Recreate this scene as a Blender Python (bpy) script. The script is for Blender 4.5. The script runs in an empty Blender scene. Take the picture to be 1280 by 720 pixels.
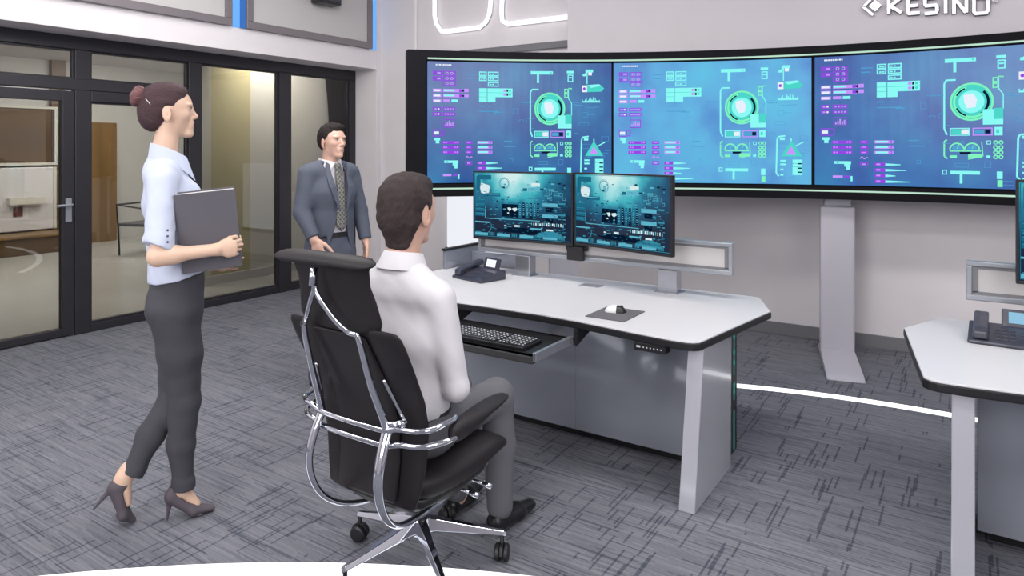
import bpy, bmesh, math, random
import numpy as np
from mathutils import Vector, Matrix
random.seed(4)
C = bpy.context.scene.collection
PI = math.pi

# ------------------------------------------------------------------ materials
def lin(c):
    c = c/255.0
    return c/12.92 if c <= 0.04045 else ((c+0.055)/1.055)**2.4
def col(rgb): return (lin(rgb[0]), lin(rgb[1]), lin(rgb[2]), 1)
MATS = {}
def mat(name, rgb, rough=0.5, metal=0.0, bump=0.0, bscale=200, var=0.0, vscale=4, coat=0.0, sss=0.0, spec=0.5, stretch=None):
    m = bpy.data.materials.new(name); m.use_nodes = True
    nt = m.node_tree; b = nt.nodes['Principled BSDF']
    b.inputs['Base Color'].default_value = col(rgb)
    b.inputs['Roughness'].default_value = rough
    b.inputs['Metallic'].default_value = metal
    b.inputs['Coat Weight'].default_value = coat
    b.inputs['Specular IOR Level'].default_value = spec
    if sss:
        b.inputs['Subsurface Weight'].default_value = sss
        b.inputs['Subsurface Radius'].default_value = (0.01, 0.004, 0.002)
        b.inputs['Subsurface Scale'].default_value = 0.6
    tc = nt.nodes.new('ShaderNodeTexCoord')
    src = tc.outputs['Object']
    if stretch:
        mp = nt.nodes.new('ShaderNodeMapping'); mp.inputs['Scale'].default_value = stretch
        nt.links.new(src, mp.inputs[0]); src = mp.outputs[0]
    if bump:
        n = nt.nodes.new('ShaderNodeTexNoise'); n.inputs['Scale'].default_value = bscale; n.inputs['Detail'].default_value = 3
        bp = nt.nodes.new('ShaderNodeBump'); bp.inputs['Strength'].default_value = bump; bp.inputs['Distance'].default_value = 0.01
        nt.links.new(src, n.inputs['Vector']); nt.links.new(n.outputs[0], bp.inputs['Height'])
        nt.links.new(bp.outputs[0], b.inputs['Normal'])
    if var:
        n = nt.nodes.new('ShaderNodeTexNoise'); n.inputs['Scale'].default_value = vscale; n.inputs['Detail'].default_value = 4
        mx = nt.nodes.new('ShaderNodeMix'); mx.data_type = 'RGBA'
        nt.links.new(src, n.inputs['Vector']); nt.links.new(n.outputs[0], mx.inputs[0])
        mx.inputs[6].default_value = col([v*(1-var) for v in rgb]); mx.inputs[7].default_value = col([min(255, v*(1+var)) for v in rgb])
        nt.links.new(mx.outputs[2], b.inputs['Base Color'])
    MATS[name] = m
    return m
def emit(name, rgb, strength=1.0):
    m = bpy.data.materials.new(name); m.use_nodes = True
    nt = m.node_tree; nt.nodes.clear()
    o = nt.nodes.new('ShaderNodeOutputMaterial'); e = nt.nodes.new('ShaderNodeEmission')
    e.inputs[0].default_value = col(rgb); e.inputs[1].default_value = strength
    nt.links.new(e.outputs[0], o.inputs[0])
    return m

M = {}
M['wall'] = mat('wall_paint', (222, 217, 220), 0.55, bump=0.05, bscale=60, var=0.02)
M['wall_grey'] = mat('wall_grey_paint', (196, 191, 196), 0.6, var=0.02)
M['ceil'] = mat('ceiling_paint', (205, 203, 206), 0.7)
M['base'] = mat('baseboard_grey', (118, 118, 122), 0.4)
M['frame_dark'] = mat('dark_aluminium', (48, 47, 52), 0.4, 0.3, var=0.05)
M['panel_frame'] = mat('grey_metal_trim', (128, 122, 126), 0.4, 0.3)
M['panel_light'] = mat('light_wall_panel', (190, 187, 187), 0.3, coat=0.3)
M['white_lam'] = mat('white_laminate', (206, 205, 209), 0.35, var=0.01, coat=0.1)
M['black_edge'] = mat('black_rubber_edge', (24, 23, 27), 0.45)
M['gloss_grey'] = mat('gloss_grey_panel', (142, 147, 158), 0.10, 0.25, coat=0.6, var=0.03, vscale=1.5)
M['silver'] = mat('silver_metal', (176, 178, 186), 0.25, 0.75, var=0.03, vscale=3)
M['alu'] = mat('satin_aluminium', (165, 169, 177), 0.3, 0.6)
M['leg_silver'] = mat('pale_silver_leg', (196, 197, 205), 0.16, 0.45, coat=0.4)
M['col_grey'] = mat('stand_pale_grey', (188, 186, 196), 0.35, 0.1)
M['chrome'] = mat('chrome', (215, 218, 226), 0.07, 1.0)
M['leather'] = mat('black_leather', (35, 32, 35), 0.5, bump=0.08, bscale=300, spec=.3)
M['plastic'] = mat('black_plastic', (26, 26, 29), 0.4)
M['plastic_g'] = mat('charcoal_plastic', (62, 62, 70), 0.45)
M['phone'] = mat('phone_charcoal', (50, 52, 66), 0.32, coat=0.3)
M['video_black'] = mat('video_frame_black', (20, 19, 23), 0.6, spec=.08)
M['pad'] = mat('grey_cloth_pad', (92, 90, 96), 0.85, bump=0.1, bscale=500)
M['key'] = mat('key_caps', (58, 58, 62), 0.4)
M['key_mark'] = mat('key_legend', (205, 205, 210), 0.4)
M['mouse_w'] = mat('mouse_white', (225, 225, 228), 0.3)
M['chrome_letter'] = mat('brushed_letter', (218, 216, 220), 0.28, 0.5)
M['sign_shadow'] = mat('letter_shadow_grey', (62, 60, 64), 0.4, 0.4)
M['binder'] = mat('grey_binder_board', (92, 90, 98), 0.5, bump=0.05, bscale=200, var=0.05, vscale=8)
M['paper'] = mat('paper_edges', (196, 192, 192), 0.8, bump=0.3, bscale=40, stretch=(1, 40, 1))
M['skin'] = mat('skin_light', (218, 184, 162), 0.5, sss=0.15, var=0.03, vscale=12)
M['skin_m'] = mat('skin_man', (208, 168, 150), 0.5, sss=0.15, var=0.04, vscale=12)
M['lips'] = mat('lips', (196, 132, 126), 0.4)
M['lips_m'] = mat('lips_man', (186, 136, 122), 0.45)
M['eye'] = mat('eye_white', (190, 182, 178), 0.2)
M['iris'] = mat('iris_dark', (40, 28, 24), 0.15)
M['hair_w'] = mat('hair_auburn', (70, 53, 57), 0.7, spec=.25, bump=0.5, bscale=45, stretch=(1, 6, 6), var=0.3, vscale=6)
M['hair_bun'] = mat('hair_bun_red', (108, 70, 71), 0.5, bump=0.6, bscale=40, stretch=(1, 5, 5), var=0.2, vscale=12)
M['hair_d'] = mat('hair_dark_brown', (56, 47, 47), 0.75, spec=.25, bump=0.6, bscale=60, stretch=(2, 2, 1), var=0.28, vscale=14)
M['hair_k'] = mat('hair_black', (34, 27, 27), 0.75, spec=.25, bump=0.6, bscale=60, var=0.25, vscale=14)
M['shirt_b'] = mat('pale_blue_cotton', (196, 203, 224), 0.8, bump=0.25, bscale=14, var=0.02)
M['shirt_w'] = mat('white_cotton', (212, 209, 215), 0.8, bump=0.18, bscale=9)
M['trouser_w'] = mat('charcoal_denim', (62, 61, 68), 0.8, bump=0.3, bscale=18, var=0.06)
M['trouser_g'] = mat('grey_wool', (98, 98, 104), 0.8, bump=0.15, bscale=15)
M['suit'] = mat('slate_suit', (78, 83, 97), 0.8, bump=0.15, bscale=15, var=0.05)
M['suede'] = mat('taupe_suede', (82, 74, 82), 0.7)
M['sole'] = mat('pale_sole', (176, 168, 168), 0.5)
M['shoe_b'] = mat('black_shoe_leather', (20, 20, 23), 0.35)
M['inner_top'] = mat('navy_inner_top', (66, 88, 128), 0.8)
M['belt'] = mat('belt_leather', (30, 27, 28), 0.4)
M['button'] = mat('dark_button', (70, 76, 100), 0.4)
M['nail'] = mat('dark_nail', (96, 66, 62), 0.3)
M['lobby_floor'] = mat('lobby_tile', (172, 171, 168), 0.25, var=0.06, vscale=1.2)
M['lobby_wall'] = mat('lobby_wall', (188, 188, 187), 0.6, var=0.03)
M['wood'] = mat('amber_wood', (112, 86, 50), 0.4, var=0.25, vscale=1.2, stretch=(4, 4, .4))
M['wood_d'] = mat('brown_wood', (84, 64, 42), 0.4, var=0.25, vscale=1.0, stretch=(.6, .6, 5))
M['ochre'] = mat('ochre_wall', (176, 168, 128), 0.6, var=0.05, vscale=1)
M['cream'] = mat('cream_wall', (198, 196, 188), 0.6, var=0.03)
M['red_dark'] = mat('dark_red_panel', (92, 36, 30), 0.5)
E_light = emit('light_tube', (250, 250, 255), 6.0)
E_out = emit('outline_light', (250, 248, 252), 1.25)
E_floor = emit('floor_light', (252, 252, 255), 1.6)
E_blue = emit('blue_light', (110, 175, 250), 1.1)
E_blue2 = emit('blue_light_deep', (74, 130, 215), 0.8)
E_strip = emit('rim_light', (190, 225, 205), 1.0)
E_teal = emit('teal_light', (52, 128, 122), 1.0)
E_panel = emit('white_light_panel', (238, 240, 248), 1.0)
E_ceil = emit('ceiling_diffuser', (255, 253, 250), 5.0)

def tie_material():
    m = bpy.data.materials.new('plaid_tie'); m.use_nodes = True
    nt = m.node_tree; b = nt.nodes['Principled BSDF']; b.inputs['Roughness'].default_value = .5
    tc = nt.nodes.new('ShaderNodeTexCoord'); mp = nt.nodes.new('ShaderNodeMapping')
    mp.inputs['Rotation'].default_value = (PI/4, 0, 0); mp.inputs['Scale'].default_value = (1, 50, 50)
    nt.links.new(tc.outputs['Object'], mp.inputs[0])
    outs = []
    for k in (1, 2):
        w = nt.nodes.new('ShaderNodeSeparateXYZ'); nt.links.new(mp.outputs[0], w.inputs[0])
        s = nt.nodes.new('ShaderNodeMath'); s.operation = 'FRACT'; nt.links.new(w.outputs[k], s.inputs[0])
        g = nt.nodes.new('ShaderNodeMath'); g.operation = 'LESS_THAN'; g.inputs[1].default_value = .3; nt.links.new(s.outputs[0], g.inputs[0])
        outs.append(g)
    a = nt.nodes.new('ShaderNodeMath'); a.operation = 'ADD'; nt.links.new(outs[0].outputs[0], a.inputs[0]); nt.links.new(outs[1].outputs[0], a.inputs[1])
    r = nt.nodes.new('ShaderNodeValToRGB'); nt.links.new(a.outputs[0], r.inputs[0])
    r.color_ramp.elements[0].color = col((72, 76, 80)); r.color_ramp.elements[1].position = 1; r.color_ramp.elements[1].color = col((138, 134, 124))
    nt.links.new(r.outputs[0], b.inputs['Base Color'])
    return m
M['tie'] = tie_material()

def glass_mat(name, tint, rough=0.0, mixf=0.02):
    m = bpy.data.materials.new(name); m.use_nodes = True
    nt = m.node_tree; nt.nodes.clear()
    o = nt.nodes.new('ShaderNodeOutputMaterial'); t = nt.nodes.new('ShaderNodeBsdfTransparent'); g = nt.nodes.new('ShaderNodeBsdfGlossy')
    t.inputs[0].default_value = col(tint); g.inputs['Roughness'].default_value = rough
    fr = nt.nodes.new('ShaderNodeFresnel'); fr.inputs[0].default_value = 1.5
    ad = nt.nodes.new('ShaderNodeMath'); ad.operation = 'ADD'; ad.inputs[1].default_value = mixf; nt.links.new(fr.outputs[0], ad.inputs[0])
    mx = nt.nodes.new('ShaderNodeMixShader'); nt.links.new(ad.outputs[0], mx.inputs[0])
    nt.links.new(t.outputs[0], mx.inputs[1]); nt.links.new(g.outputs[0], mx.inputs[2]); nt.links.new(mx.outputs[0], o.inputs[0])
    return m
M['glass'] = glass_mat('clear_glass', (225, 224, 220))

def carpet_material():
    m = bpy.data.materials.new('carpet_tiles'); m.use_nodes = True
    nt = m.node_tree; N = nt.nodes; L = nt.links; b = N['Principled BSDF']
    b.inputs['Roughness'].default_value = 0.75; b.inputs['Specular IOR Level'].default_value = 0.35
    geo = N.new('ShaderNodeTexCoord')
    sep = N.new('ShaderNodeSeparateXYZ'); L.new(geo.outputs['Object'], sep.inputs[0])
    def math_(op, a, bb=None, clamp=False):
        n = N.new('ShaderNodeMath'); n.operation = op; n.use_clamp = clamp
        for i, v in enumerate((a, bb)):
            if v is None: continue
            if isinstance(v, (int, float)): n.inputs[i].default_value = v
            else: L.new(v, n.inputs[i])
        return n.outputs[0]
    def cells(sx, sy, seed):
        # random value per elongated cell, rows shifted at random
        x = math_('MULTIPLY', sep.outputs[0], 1.0/sx); y = math_('MULTIPLY', sep.outputs[1], 1.0/sy)
        if sx > sy:
            row = math_('FLOOR', y)
            wn = N.new('ShaderNodeTexWhiteNoise'); wn.noise_dimensions = '1D'; L.new(math_('ADD', row, seed), wn.inputs['W'])
            cx = math_('FLOOR', math_('ADD', x, math_('MULTIPLY', wn.outputs[0], 7.0))); cy = row
        else:
            row = math_('FLOOR', x)
            wn = N.new('ShaderNodeTexWhiteNoise'); wn.noise_dimensions = '1D'; L.new(math_('ADD', row, seed), wn.inputs['W'])
            cy = math_('FLOOR', math_('ADD', y, math_('MULTIPLY', wn.outputs[0], 7.0))); cx = row
        cb = N.new('ShaderNodeCombineXYZ'); L.new(cx, cb.inputs[0]); L.new(cy, cb.inputs[1]); cb.inputs[2].default_value = seed
        w = N.new('ShaderNodeTexWhiteNoise'); w.noise_dimensions = '3D'; L.new(cb.outputs[0], w.inputs['Vector'])
        return w.outputs[0]
    fine = cells(0.16, 0.005, 1.3)
    fine2 = cells(0.35, 0.008, 4.3)
    dark = math_('LESS_THAN', cells(0.20, 0.006, 9.1), 0.12)
    dark2 = math_('LESS_THAN', cells(0.008, 0.20, 5.7), 0.085)
    # patches where the cross threads cluster
    pn = N.new('ShaderNodeTexNoise'); pn.inputs['Scale'].default_value = 2.6; L.new(geo.outputs['Object'], pn.inputs['Vector'])
    patch = math_('GREATER_THAN', pn.outputs[0], 0.43)
    dark2 = math_('MULTIPLY', dark2, patch)
    v = math_('ADD', math_('MULTIPLY', fine, 0.30), math_('MULTIPLY', fine2, 0.22))
    v = math_('SUBTRACT', v, math_('MULTIPLY', dark, 0.30))
    v = math_('SUBTRACT', v, math_('MULTIPLY', dark2, 0.42))
    v = math_('ADD', v, 0.30, True)
    r = N.new('ShaderNodeValToRGB'); L.new(v, r.inputs[0])
    e = r.color_ramp.elements
    e[0].position = 0.0; e[0].color = col((56, 61, 74)); e[1].position = 1.0; e[1].color = col((136, 135, 142))
    k = r.color_ramp.elements.new(0.38); k.color = col((96, 98, 107))
    L.new(r.outputs[0], b.inputs['Base Color'])
    bp = N.new('ShaderNodeBump'); bp.inputs['Strength'].default_value = 0.25; bp.inputs['Distance'].default_value = 0.004
    L.new(v, bp.inputs['Height']); L.new(bp.outputs[0], b.inputs['Normal'])
    return m
M['carpet'] = carpet_material()

def screen_material(name, stops, scale=2.2, seed=0.0, strength=1.0, detail=3, centre=None):
    m = bpy.data.materials.new(name); m.use_nodes = True
    nt = m.node_tree; N = nt.nodes; L = nt.links; N.clear()
    o = N.new('ShaderNodeOutputMaterial'); em = N.new('ShaderNodeEmission'); gl = N.new('ShaderNodeBsdfGlossy'); gl.inputs['Roughness'].default_value = .25
    gl.inputs[0].default_value = (.03, .03, .03, 1)
    ad = N.new('ShaderNodeAddShader')
    uv = N.new('ShaderNodeUVMap'); uv.uv_map = 'UVMap'
    mp = N.new('ShaderNodeMapping'); mp.inputs['Location'].default_value = (seed, seed*.7, 0); mp.inputs['Scale'].default_value = (scale*1.6, scale, 1)
    L.new(uv.outputs[0], mp.inputs[0])
    n = N.new('ShaderNodeTexNoise'); n.inputs['Detail'].default_value = detail; n.inputs['Scale'].default_value = 1; L.new(mp.outputs[0], n.inputs['Vector'])
    src = n.outputs[0]
    if centre:
        d = N.new('ShaderNodeVectorMath'); d.operation = 'DISTANCE'; L.new(uv.outputs[0], d.inputs[0]); d.inputs[1].default_value = (centre[0], centre[1], 0)
        s = N.new('ShaderNodeMath'); s.operation = 'MULTIPLY_ADD'; L.new(d.outputs['Value'], s.inputs[0]); s.inputs[1].default_value = -centre[2]; s.inputs[2].default_value = centre[3]
        a = N.new('ShaderNodeMath'); a.operation = 'MULTIPLY_ADD'; L.new(n.outputs[0], a.inputs[0]); a.inputs[1].default_value = .5; L.new(s.outputs[0], a.inputs[2])
        src = a.outputs[0]
    r = N.new('ShaderNodeValToRGB'); L.new(src, r.inputs[0])
    e = r.color_ramp.elements
    while len(e) > 1: e.remove(e[-1])
    e[0].position = stops[0][0]; e[0].color = col(stops[0][1])
    for p, c in stops[1:]:
        k = e.new(p); k.color = col(c)
    L.new(r.outputs[0], em.inputs[0]); em.inputs[1].default_value = strength
    L.new(em.outputs[0], ad.inputs[0]); L.new(gl.outputs[0], ad.inputs[1]); L.new(ad.outputs[0], o.inputs[0])
    return m

# ------------------------------------------------------------------ object helpers
def link(name, me, parent=None, mats=(), smooth=False, loc=None, rot=None):
    o = bpy.data.objects.new(name, me); C.objects.link(o)
    for m in mats: me.materials.append(m)
    if smooth:
        me.polygons.foreach_set('use_smooth', [True]*len(me.polygons))
    if parent: o.parent = parent
    if loc is not None: o.location = loc
    if rot is not None: o.rotation_euler = rot
    return o
def tag(o, label=None, cat=None, group=None, kind=None):
    if label: o['label'] = label
    if cat: o['category'] = cat
    if group: o['group'] = group
    if kind: o['kind'] = kind
    return o
def thing(name, loc=(0, 0, 0), rz=0, label=None, cat=None, group=None):
    o = bpy.data.objects.new(name, None); C.objects.link(o)
    o.location = loc; o.rotation_euler = (0, 0, rz); o.empty_display_size = .1
    return tag(o, label, cat, group)

class MB:
    def __init__(s): s.v = []; s.f = []; s.m = []; s.uv = {}
    def add(s, vs, fs, mi=0):
        b = len(s.v); s.v += [tuple(v) for v in vs]
        for f in fs: s.f.append([b+i for i in f]); s.m.append(mi)
    def box(s, x0, x1, y0, y1, z0, z1, mi=0, mtx=None):
        vs = [(x, y, z) for z in (z0, z1) for y in (y0, y1) for x in (x0, x1)]
        if mtx is not None: vs = [tuple(mtx @ Vector(v)) for v in vs]
        s.add(vs, [(0, 2, 3, 1), (4, 5, 7, 6), (0, 1, 5, 4), (2, 6, 7, 3), (0, 4, 6, 2), (1, 3, 7, 5)], mi)
    def prism(s, pts, z0, z1, mi=0, mtx=None):
        n = len(pts)
        vs = [(p[0], p[1], z0) for p in pts]+[(p[0], p[1], z1) for p in pts]
        if mtx is not None: vs = [tuple(mtx @ Vector(v)) for v in vs]
        s.add(vs, [list(range(n))[::-1], list(range(n, 2*n))]+[(i, (i+1) % n, n+(i+1) % n, n+i) for i in range(n)], mi)
    def tube(s, path, r, mi=0, n=10, rb=None, up=None, caps=True):
        # sweep an ellipse (r sideways, rb along 'up') along a path; r may be a list
        P = [Vector(p) for p in path]; k = len(P)
        R = r if isinstance(r, (list, tuple)) else [r]*k
        RB = rb if isinstance(rb, (list, tuple)) else ([rb]*k if rb else R)
        rings = []
        ref = Vector(up) if up else None
        prev = None
        for i, p in enumerate(P):
            t = (P[min(i+1, k-1)]-P[max(i-1, 0)]).normalized()
            if ref is not None: a = ref
            elif prev is None: a = Vector((0, 0, 1)) if abs(t.z) < .9 else Vector((1, 0, 0))
            else: a = prev
            b = t.cross(a).normalized(); a2 = b.cross(t).normalized(); prev = a2
            rings.append([p+b*(R[i]*math.cos(2*PI*j/n))+a2*(RB[i]*math.sin(2*PI*j/n)) for j in range(n)])
        vs = [v for rg in rings for v in rg]
        fs = [(i*n+j, i*n+(j+1) % n, (i+1)*n+(j+1) % n, (i+1)*n+j) for i in range(k-1) for j in range(n)]
        if caps: fs += [list(range(n))[::-1], [(k-1)*n+j for j in range(n)]]
        s.add(vs, fs, mi)
    def rings(s, rs, mi=0, caps=True, closed=False):
        n = len(rs[0]); k = len(rs)
        vs = [v for r in rs for v in r]
        fs = [(i*n+j, i*n+(j+1) % n, (i+1)*n+(j+1) % n, (i+1)*n+j) for i in range(k-1) for j in range(n)]
        if closed: fs += [((k-1)*n+j, (k-1)*n+(j+1) % n, (j+1) % n, j) for j in range(n)]
        elif caps: fs += [list(range(n))[::-1], [(k-1)*n+j for j in range(n)]]
        s.add(vs, fs, mi)
    def cyl(s, c, r, h, axis='z', n=24, mi=0, r2=None):
        r2 = r if r2 is None else r2
        rs = []
        for rr, hh in ((r, 0), (r2, h)):
            ring = []
            for j in range(n):
                a = 2*PI*j/n; u, v = rr*math.cos(a), rr*math.sin(a)
                p = {'z': (u, v, hh), 'x': (hh, u, v), 'y': (v, hh, u)}[axis]
                ring.append((c[0]+p[0], c[1]+p[1], c[2]+p[2]))
            rs.append(ring)
        s.rings(rs, mi)
    def build(s, name, mats, parent=None, smooth=False, bevel=0, seg=2, subd=0, auto=False, loc=None, rot=None):
        me = bpy.data.meshes.new(name)
        me.from_pydata(s.v, [], s.f)
        if not isinstance(mats, (list, tuple)): mats = [mats]
        me.polygons.foreach_set('material_index', s.m)
        bm = bmesh.new(); bm.from_mesh(me)
        bmesh.ops.recalc_face_normals(bm, faces=bm.faces)
        bm.to_mesh(me); bm.free()
        o = link(name, me, parent, mats, smooth, loc, rot)
        if bevel:
            b = o.modifiers.new('bevel', 'BEVEL'); b.width = bevel; b.segments = seg; b.limit_method = 'ANGLE'; b.angle_limit = math.radians(40); b.harden_normals = False
        if subd:
            b = o.modifiers.new('sub', 'SUBSURF'); b.levels = subd; b.render_levels = subd
        if auto: 
            me.polygons.foreach_set('use_smooth', [True]*len(me.polygons))
            me.set_sharp_from_angle(angle=math.radians(40))
        return o
def boxo(name, x0, x1, y0, y1, z0, z1, m, parent=None, bevel=0.0, seg=2):
    mb = MB(); mb.box(x0, x1, y0, y1, z0, z1); return mb.build(name, m, parent, bevel=bevel, seg=seg)
def catmull(pts, n=6):
    P = [Vector(p) for p in pts]; out = []
    for i in range(len(P)-1):
        p0 = P[max(i-1, 0)]; p1 = P[i]; p2 = P[i+1]; p3 = P[min(i+2, len(P)-1)]
        for j in range(n):
            t = j/n
            out.append(.5*((2*p1)+(-p0+p2)*t+(2*p0-5*p1+4*p2-p3)*t*t+(-p0+3*p1-3*p2+p3)*t**3))
    out.append(P[-1]); return out
def struct(o): o['kind'] = 'structure'; return o
def copy_tree(o, parent=None):
    c = o.copy(); C.objects.link(c)
    if parent: c.parent = parent
    for ch in [x for x in bpy.data.objects if x.parent == o]: copy_tree(ch, c)
    return c

# ------------------------------------------------------------------ the room
XL, XF, YB, YJ = -6.15, -5.76, 5.97, 5.86     # glass line, left wall face, back wall, end of the glass opening
XR, YN, ZC = 4.2, -3.6, 3.75
struct(boxo('floor', XL-.1, XR, YN, YB+.2, -.1, 0, M['carpet']))
struct(boxo('ceiling', XL-.1, XR, YN, YB+.2, ZC, ZC+.1, M['ceil']))
struct(boxo('wall_right', XR, XR+.15, YN, YB+.2, 0, ZC, M['wall']))
struct(boxo('wall_near', XL-.1, XR, YN-.15, YN, 0, ZC, M['wall_grey']))
struct(boxo('wall_back', XL-.1, XR, YB, YB+.15, 0, ZC, M['wall']))
mb = MB()
mb.box(XL-.1, XF, 1.2, YJ, 2.44, ZC)              # band and wall over the glazing
mb.box(XL-.1, XF, YJ, YB, 0, ZC)                   # jamb at the far end
mb.box(XL-.1, XF, YN, 1.2, 0, ZC)                  # solid wall out of frame
struct(mb.build('wall_left', M['wall'], bevel=.004))
# rounded pier in the corner and its projecting edge under the video wall
mb = MB(); mb.box(XF-.02, -5.22, YB-.045, YB, 0, ZC)
struct(mb.build('trim_1', M['wall'], bevel=.04, seg=5))
struct(boxo('baseboard_back', -5.22, XR, YB-.015, YB, 0, .10, M['base'], bevel=.003))
struct(boxo('baseboard_right', XR-.015, XR, YN, YB, 0, .10, M['base']))
# bulkhead above the video wall
struct(boxo('wall_bulkhead', -3.07, XR, 5.55, YB, 2.22, ZC, M['wall_grey'], bevel=.004))
# grey band painted as the shaded underside of a ledge left of the bulkhead
struct(boxo('trim_2', -4.6, -3.07, YB-.05, YB, 2.51, 2.575, M['base'], bevel=.003))
# luminous wall panel low in the recess beside the pier
lp = thing('light_panel', (-4.35, YB-.03, .42), 0, 'glowing white wall panel low on the back wall, left of the desk monitors', 'light panel')
boxo('diffuser', -.42, .42, -.012, 0.0, .03, .90, E_panel, lp)
boxo('frame', -.44, .44, -.02, .012, -.02, .03, M['black_edge'], lp)

# light outlines on the back wall
def outline(name, pts, r, y, label):
    P = catmull([(p[0], y, p[1]) for p in pts], 1)
    t = thing(name, P[0], 0, label, 'wall light', None)
    mb = MB(); mb.tube([p-P[0] for p in P], r, rb=.02, n=8, up=(0, 1, 0)); mb.build('light_tube', E_out, t)
    mb = MB(); mb.tube([p-P[0]+Vector((0, .0235, 0)) for p in P], r*.7, rb=.008, n=8, up=(0, 1, 0)); mb.build('backing', M['alu'], t)
outline('outline_light', [(-4.955, 3.6), (-4.955, 2.99), (-4.93, 2.9), (-4.86, 2.81), (-4.78, 2.80), (-4.34, 2.80), (-4.26, 2.85), (-4.215, 2.93), (-4.20, 3.02), (-4.15, 3.6)], .026, YB-.032, 'glowing white rounded rectangle outline high on the back wall')
outline('outline_light', [(-4.01, 3.6), (-4.06, 2.95), (-4.05, 2.84), (-3.98, 2.80), (-3.40, 2.80), (-3.10, 2.80)], .026, YB-.032, 'glowing white outline running right to the grey bulkhead above the video wall')

# framed panels above the glazing with blue light between them
def wall_panel(i, y0, y1):
    z0, z1 = 2.66, 3.7
    fr = MB(); w = .07; d = .05
    fr.box(XF, XF+d, y0, y1, z0, z0+w); fr.box(XF, XF+d, y0, y1, z1-w, z1)
    fr.box(XF, XF+d, y0, y0+w, z0+w, z1-w); fr.box(XF, XF+d, y1-w, y1, z0+w, z1-w)
    f = struct(fr.build('trim_%d' % (i+3), M['panel_frame'], bevel=.004))
    struct(boxo('trim_%d' % (i+13), XF, XF+.03, y0+w, y1-w, z0+w, z1-w, M['panel_light'], bevel=.002))
for i, (a, b) in enumerate([(-1.01, .64), (.64+.155, 2.135+.155), (2.295, 3.945), (4.10, 5.75)]):
    wall_panel(i, a, b)
for i, y in enumerate((.64, 3.945)):
    o = struct(boxo('trim_%d' % (i+23), XF, XF+.012, y+.005, y+.10, 2.66, 3.7, E_blue))
    o = struct(boxo('trim_%d' % (i+33), XF, XF+.03, y+.10, y+.15, 2.66, 3.7, E_blue2))
struct(boxo('trim_27', XF, XF+.012, 5.756, 5.845, 2.66, 3.7, E_blue))
# black speaker on the panel
sp = thing('wall_speaker', (XF+.03, 4.98, 3.02), 0, 'black box speaker mounted on the pale panel above the glass wall', 'speaker')
boxo('bracket', 0, .04, -.05, .05, .05, .2, M['plastic'], sp)
mb = MB(); mb.box(.03, .20, -.14, .14, 0, .3); mb.build('housing', M['plastic'], sp, bevel=.02)
boxo('grille', .20, .206, -.12, .12, .03, .27, M['plastic_g'], sp)

# ---- glass wall
def glazing():
    D = M['frame_dark']; x0, x1 = XL-.03, XL+.05
    mb = MB()
    mb.box(x0, x1, 1.2, YJ, 2.33, 2.44)                      # head
    mb.box(x0, x1, 5.76, YJ, 0, 2.33)                        # end post
    mb.box(x0, x1+.01, 4.766, 4.92, 0, 2.33)
    mb.box(x0, x1+.01, 3.75, 3.88, 0, 2.33)
    mb.box(x0, x1, 2.765, 2.89, 0, 2.33)
    mb.box(x0, x1, 1.2, 1.78, 0, 2.33)
    mb.box(x0, x1+.005, 1.2, 3.75, 2.0, 2.09)               # transom
    mb.box(x0, x1, 2.89, 3.75, 1.91, 2.0)
    mb.box(x0, x1, 2.89, 5.76, 0, .07)
    struct(mb.build('trim_50', D, bevel=.006))
    def pane(i, y0, y1, z0, z1):
        f = MB(); t = .015
        f.box(XL-.01, XL+.03, y0, y1, z0, z0+t); f.box(XL-.01, XL+.03, y0, y1, z1-t, z1)
        f.box(XL-.01, XL+.03, y0, y0+t, z0+t, z1-t); f.box(XL-.01, XL+.03, y1-t, y1, z0+t, z1-t)
        w = struct(f.build('window_%d' % i, D, bevel=.003))
        boxo('pane', XL+.004, XL+.012, y0+t, y1-t, z0+t, z1-t, M['glass'], w)
    pane(1, 1.78, 2.765, 2.09, 2.33); pane(2, 2.89, 3.75, 2.09, 2.33); pane(3, 2.89, 3.75, .07, 1.91)
    pane(4, 3.88, 4.766, .07, 2.33); pane(5, 4.92, 5.76, .07, 2.33)
    d = struct(MB_frame('door_1', 1.79, 2.757, .01, 1.99, .085, D))
    boxo('pane', XL+.004, XL+.014, 1.79+.085, 2.757-.085, .07, 1.905, M['glass'], d)
    mb = MB(); mb.box(XL+.05, XL+.062, 2.69, 2.735, .93, 1.12)
    mb.tube([(XL+.06, 2.715, 1.07), (XL+.11, 2.715, 1.07), (XL+.115, 2.70, 1.07), (XL+.115, 2.60, 1.065)], .011, n=10)
    mb.build('door_handle', M['alu'], d, bevel=.002)
def MB_frame(name, y0, y1, z0, z1, w, m):
    f = MB(); a, b = XL-.02, XL+.05
    f.box(a, b, y0, y0+w, z0, z1); f.box(a, b, y1-w, y1, z0, z1); f.box(a, b, y0+w, y1-w, z0, z0+.06); f.box(a, b, y0+w, y1-w, z1-w, z1)
    return f.build(name, m, bevel=.004)
glazing()
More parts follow.
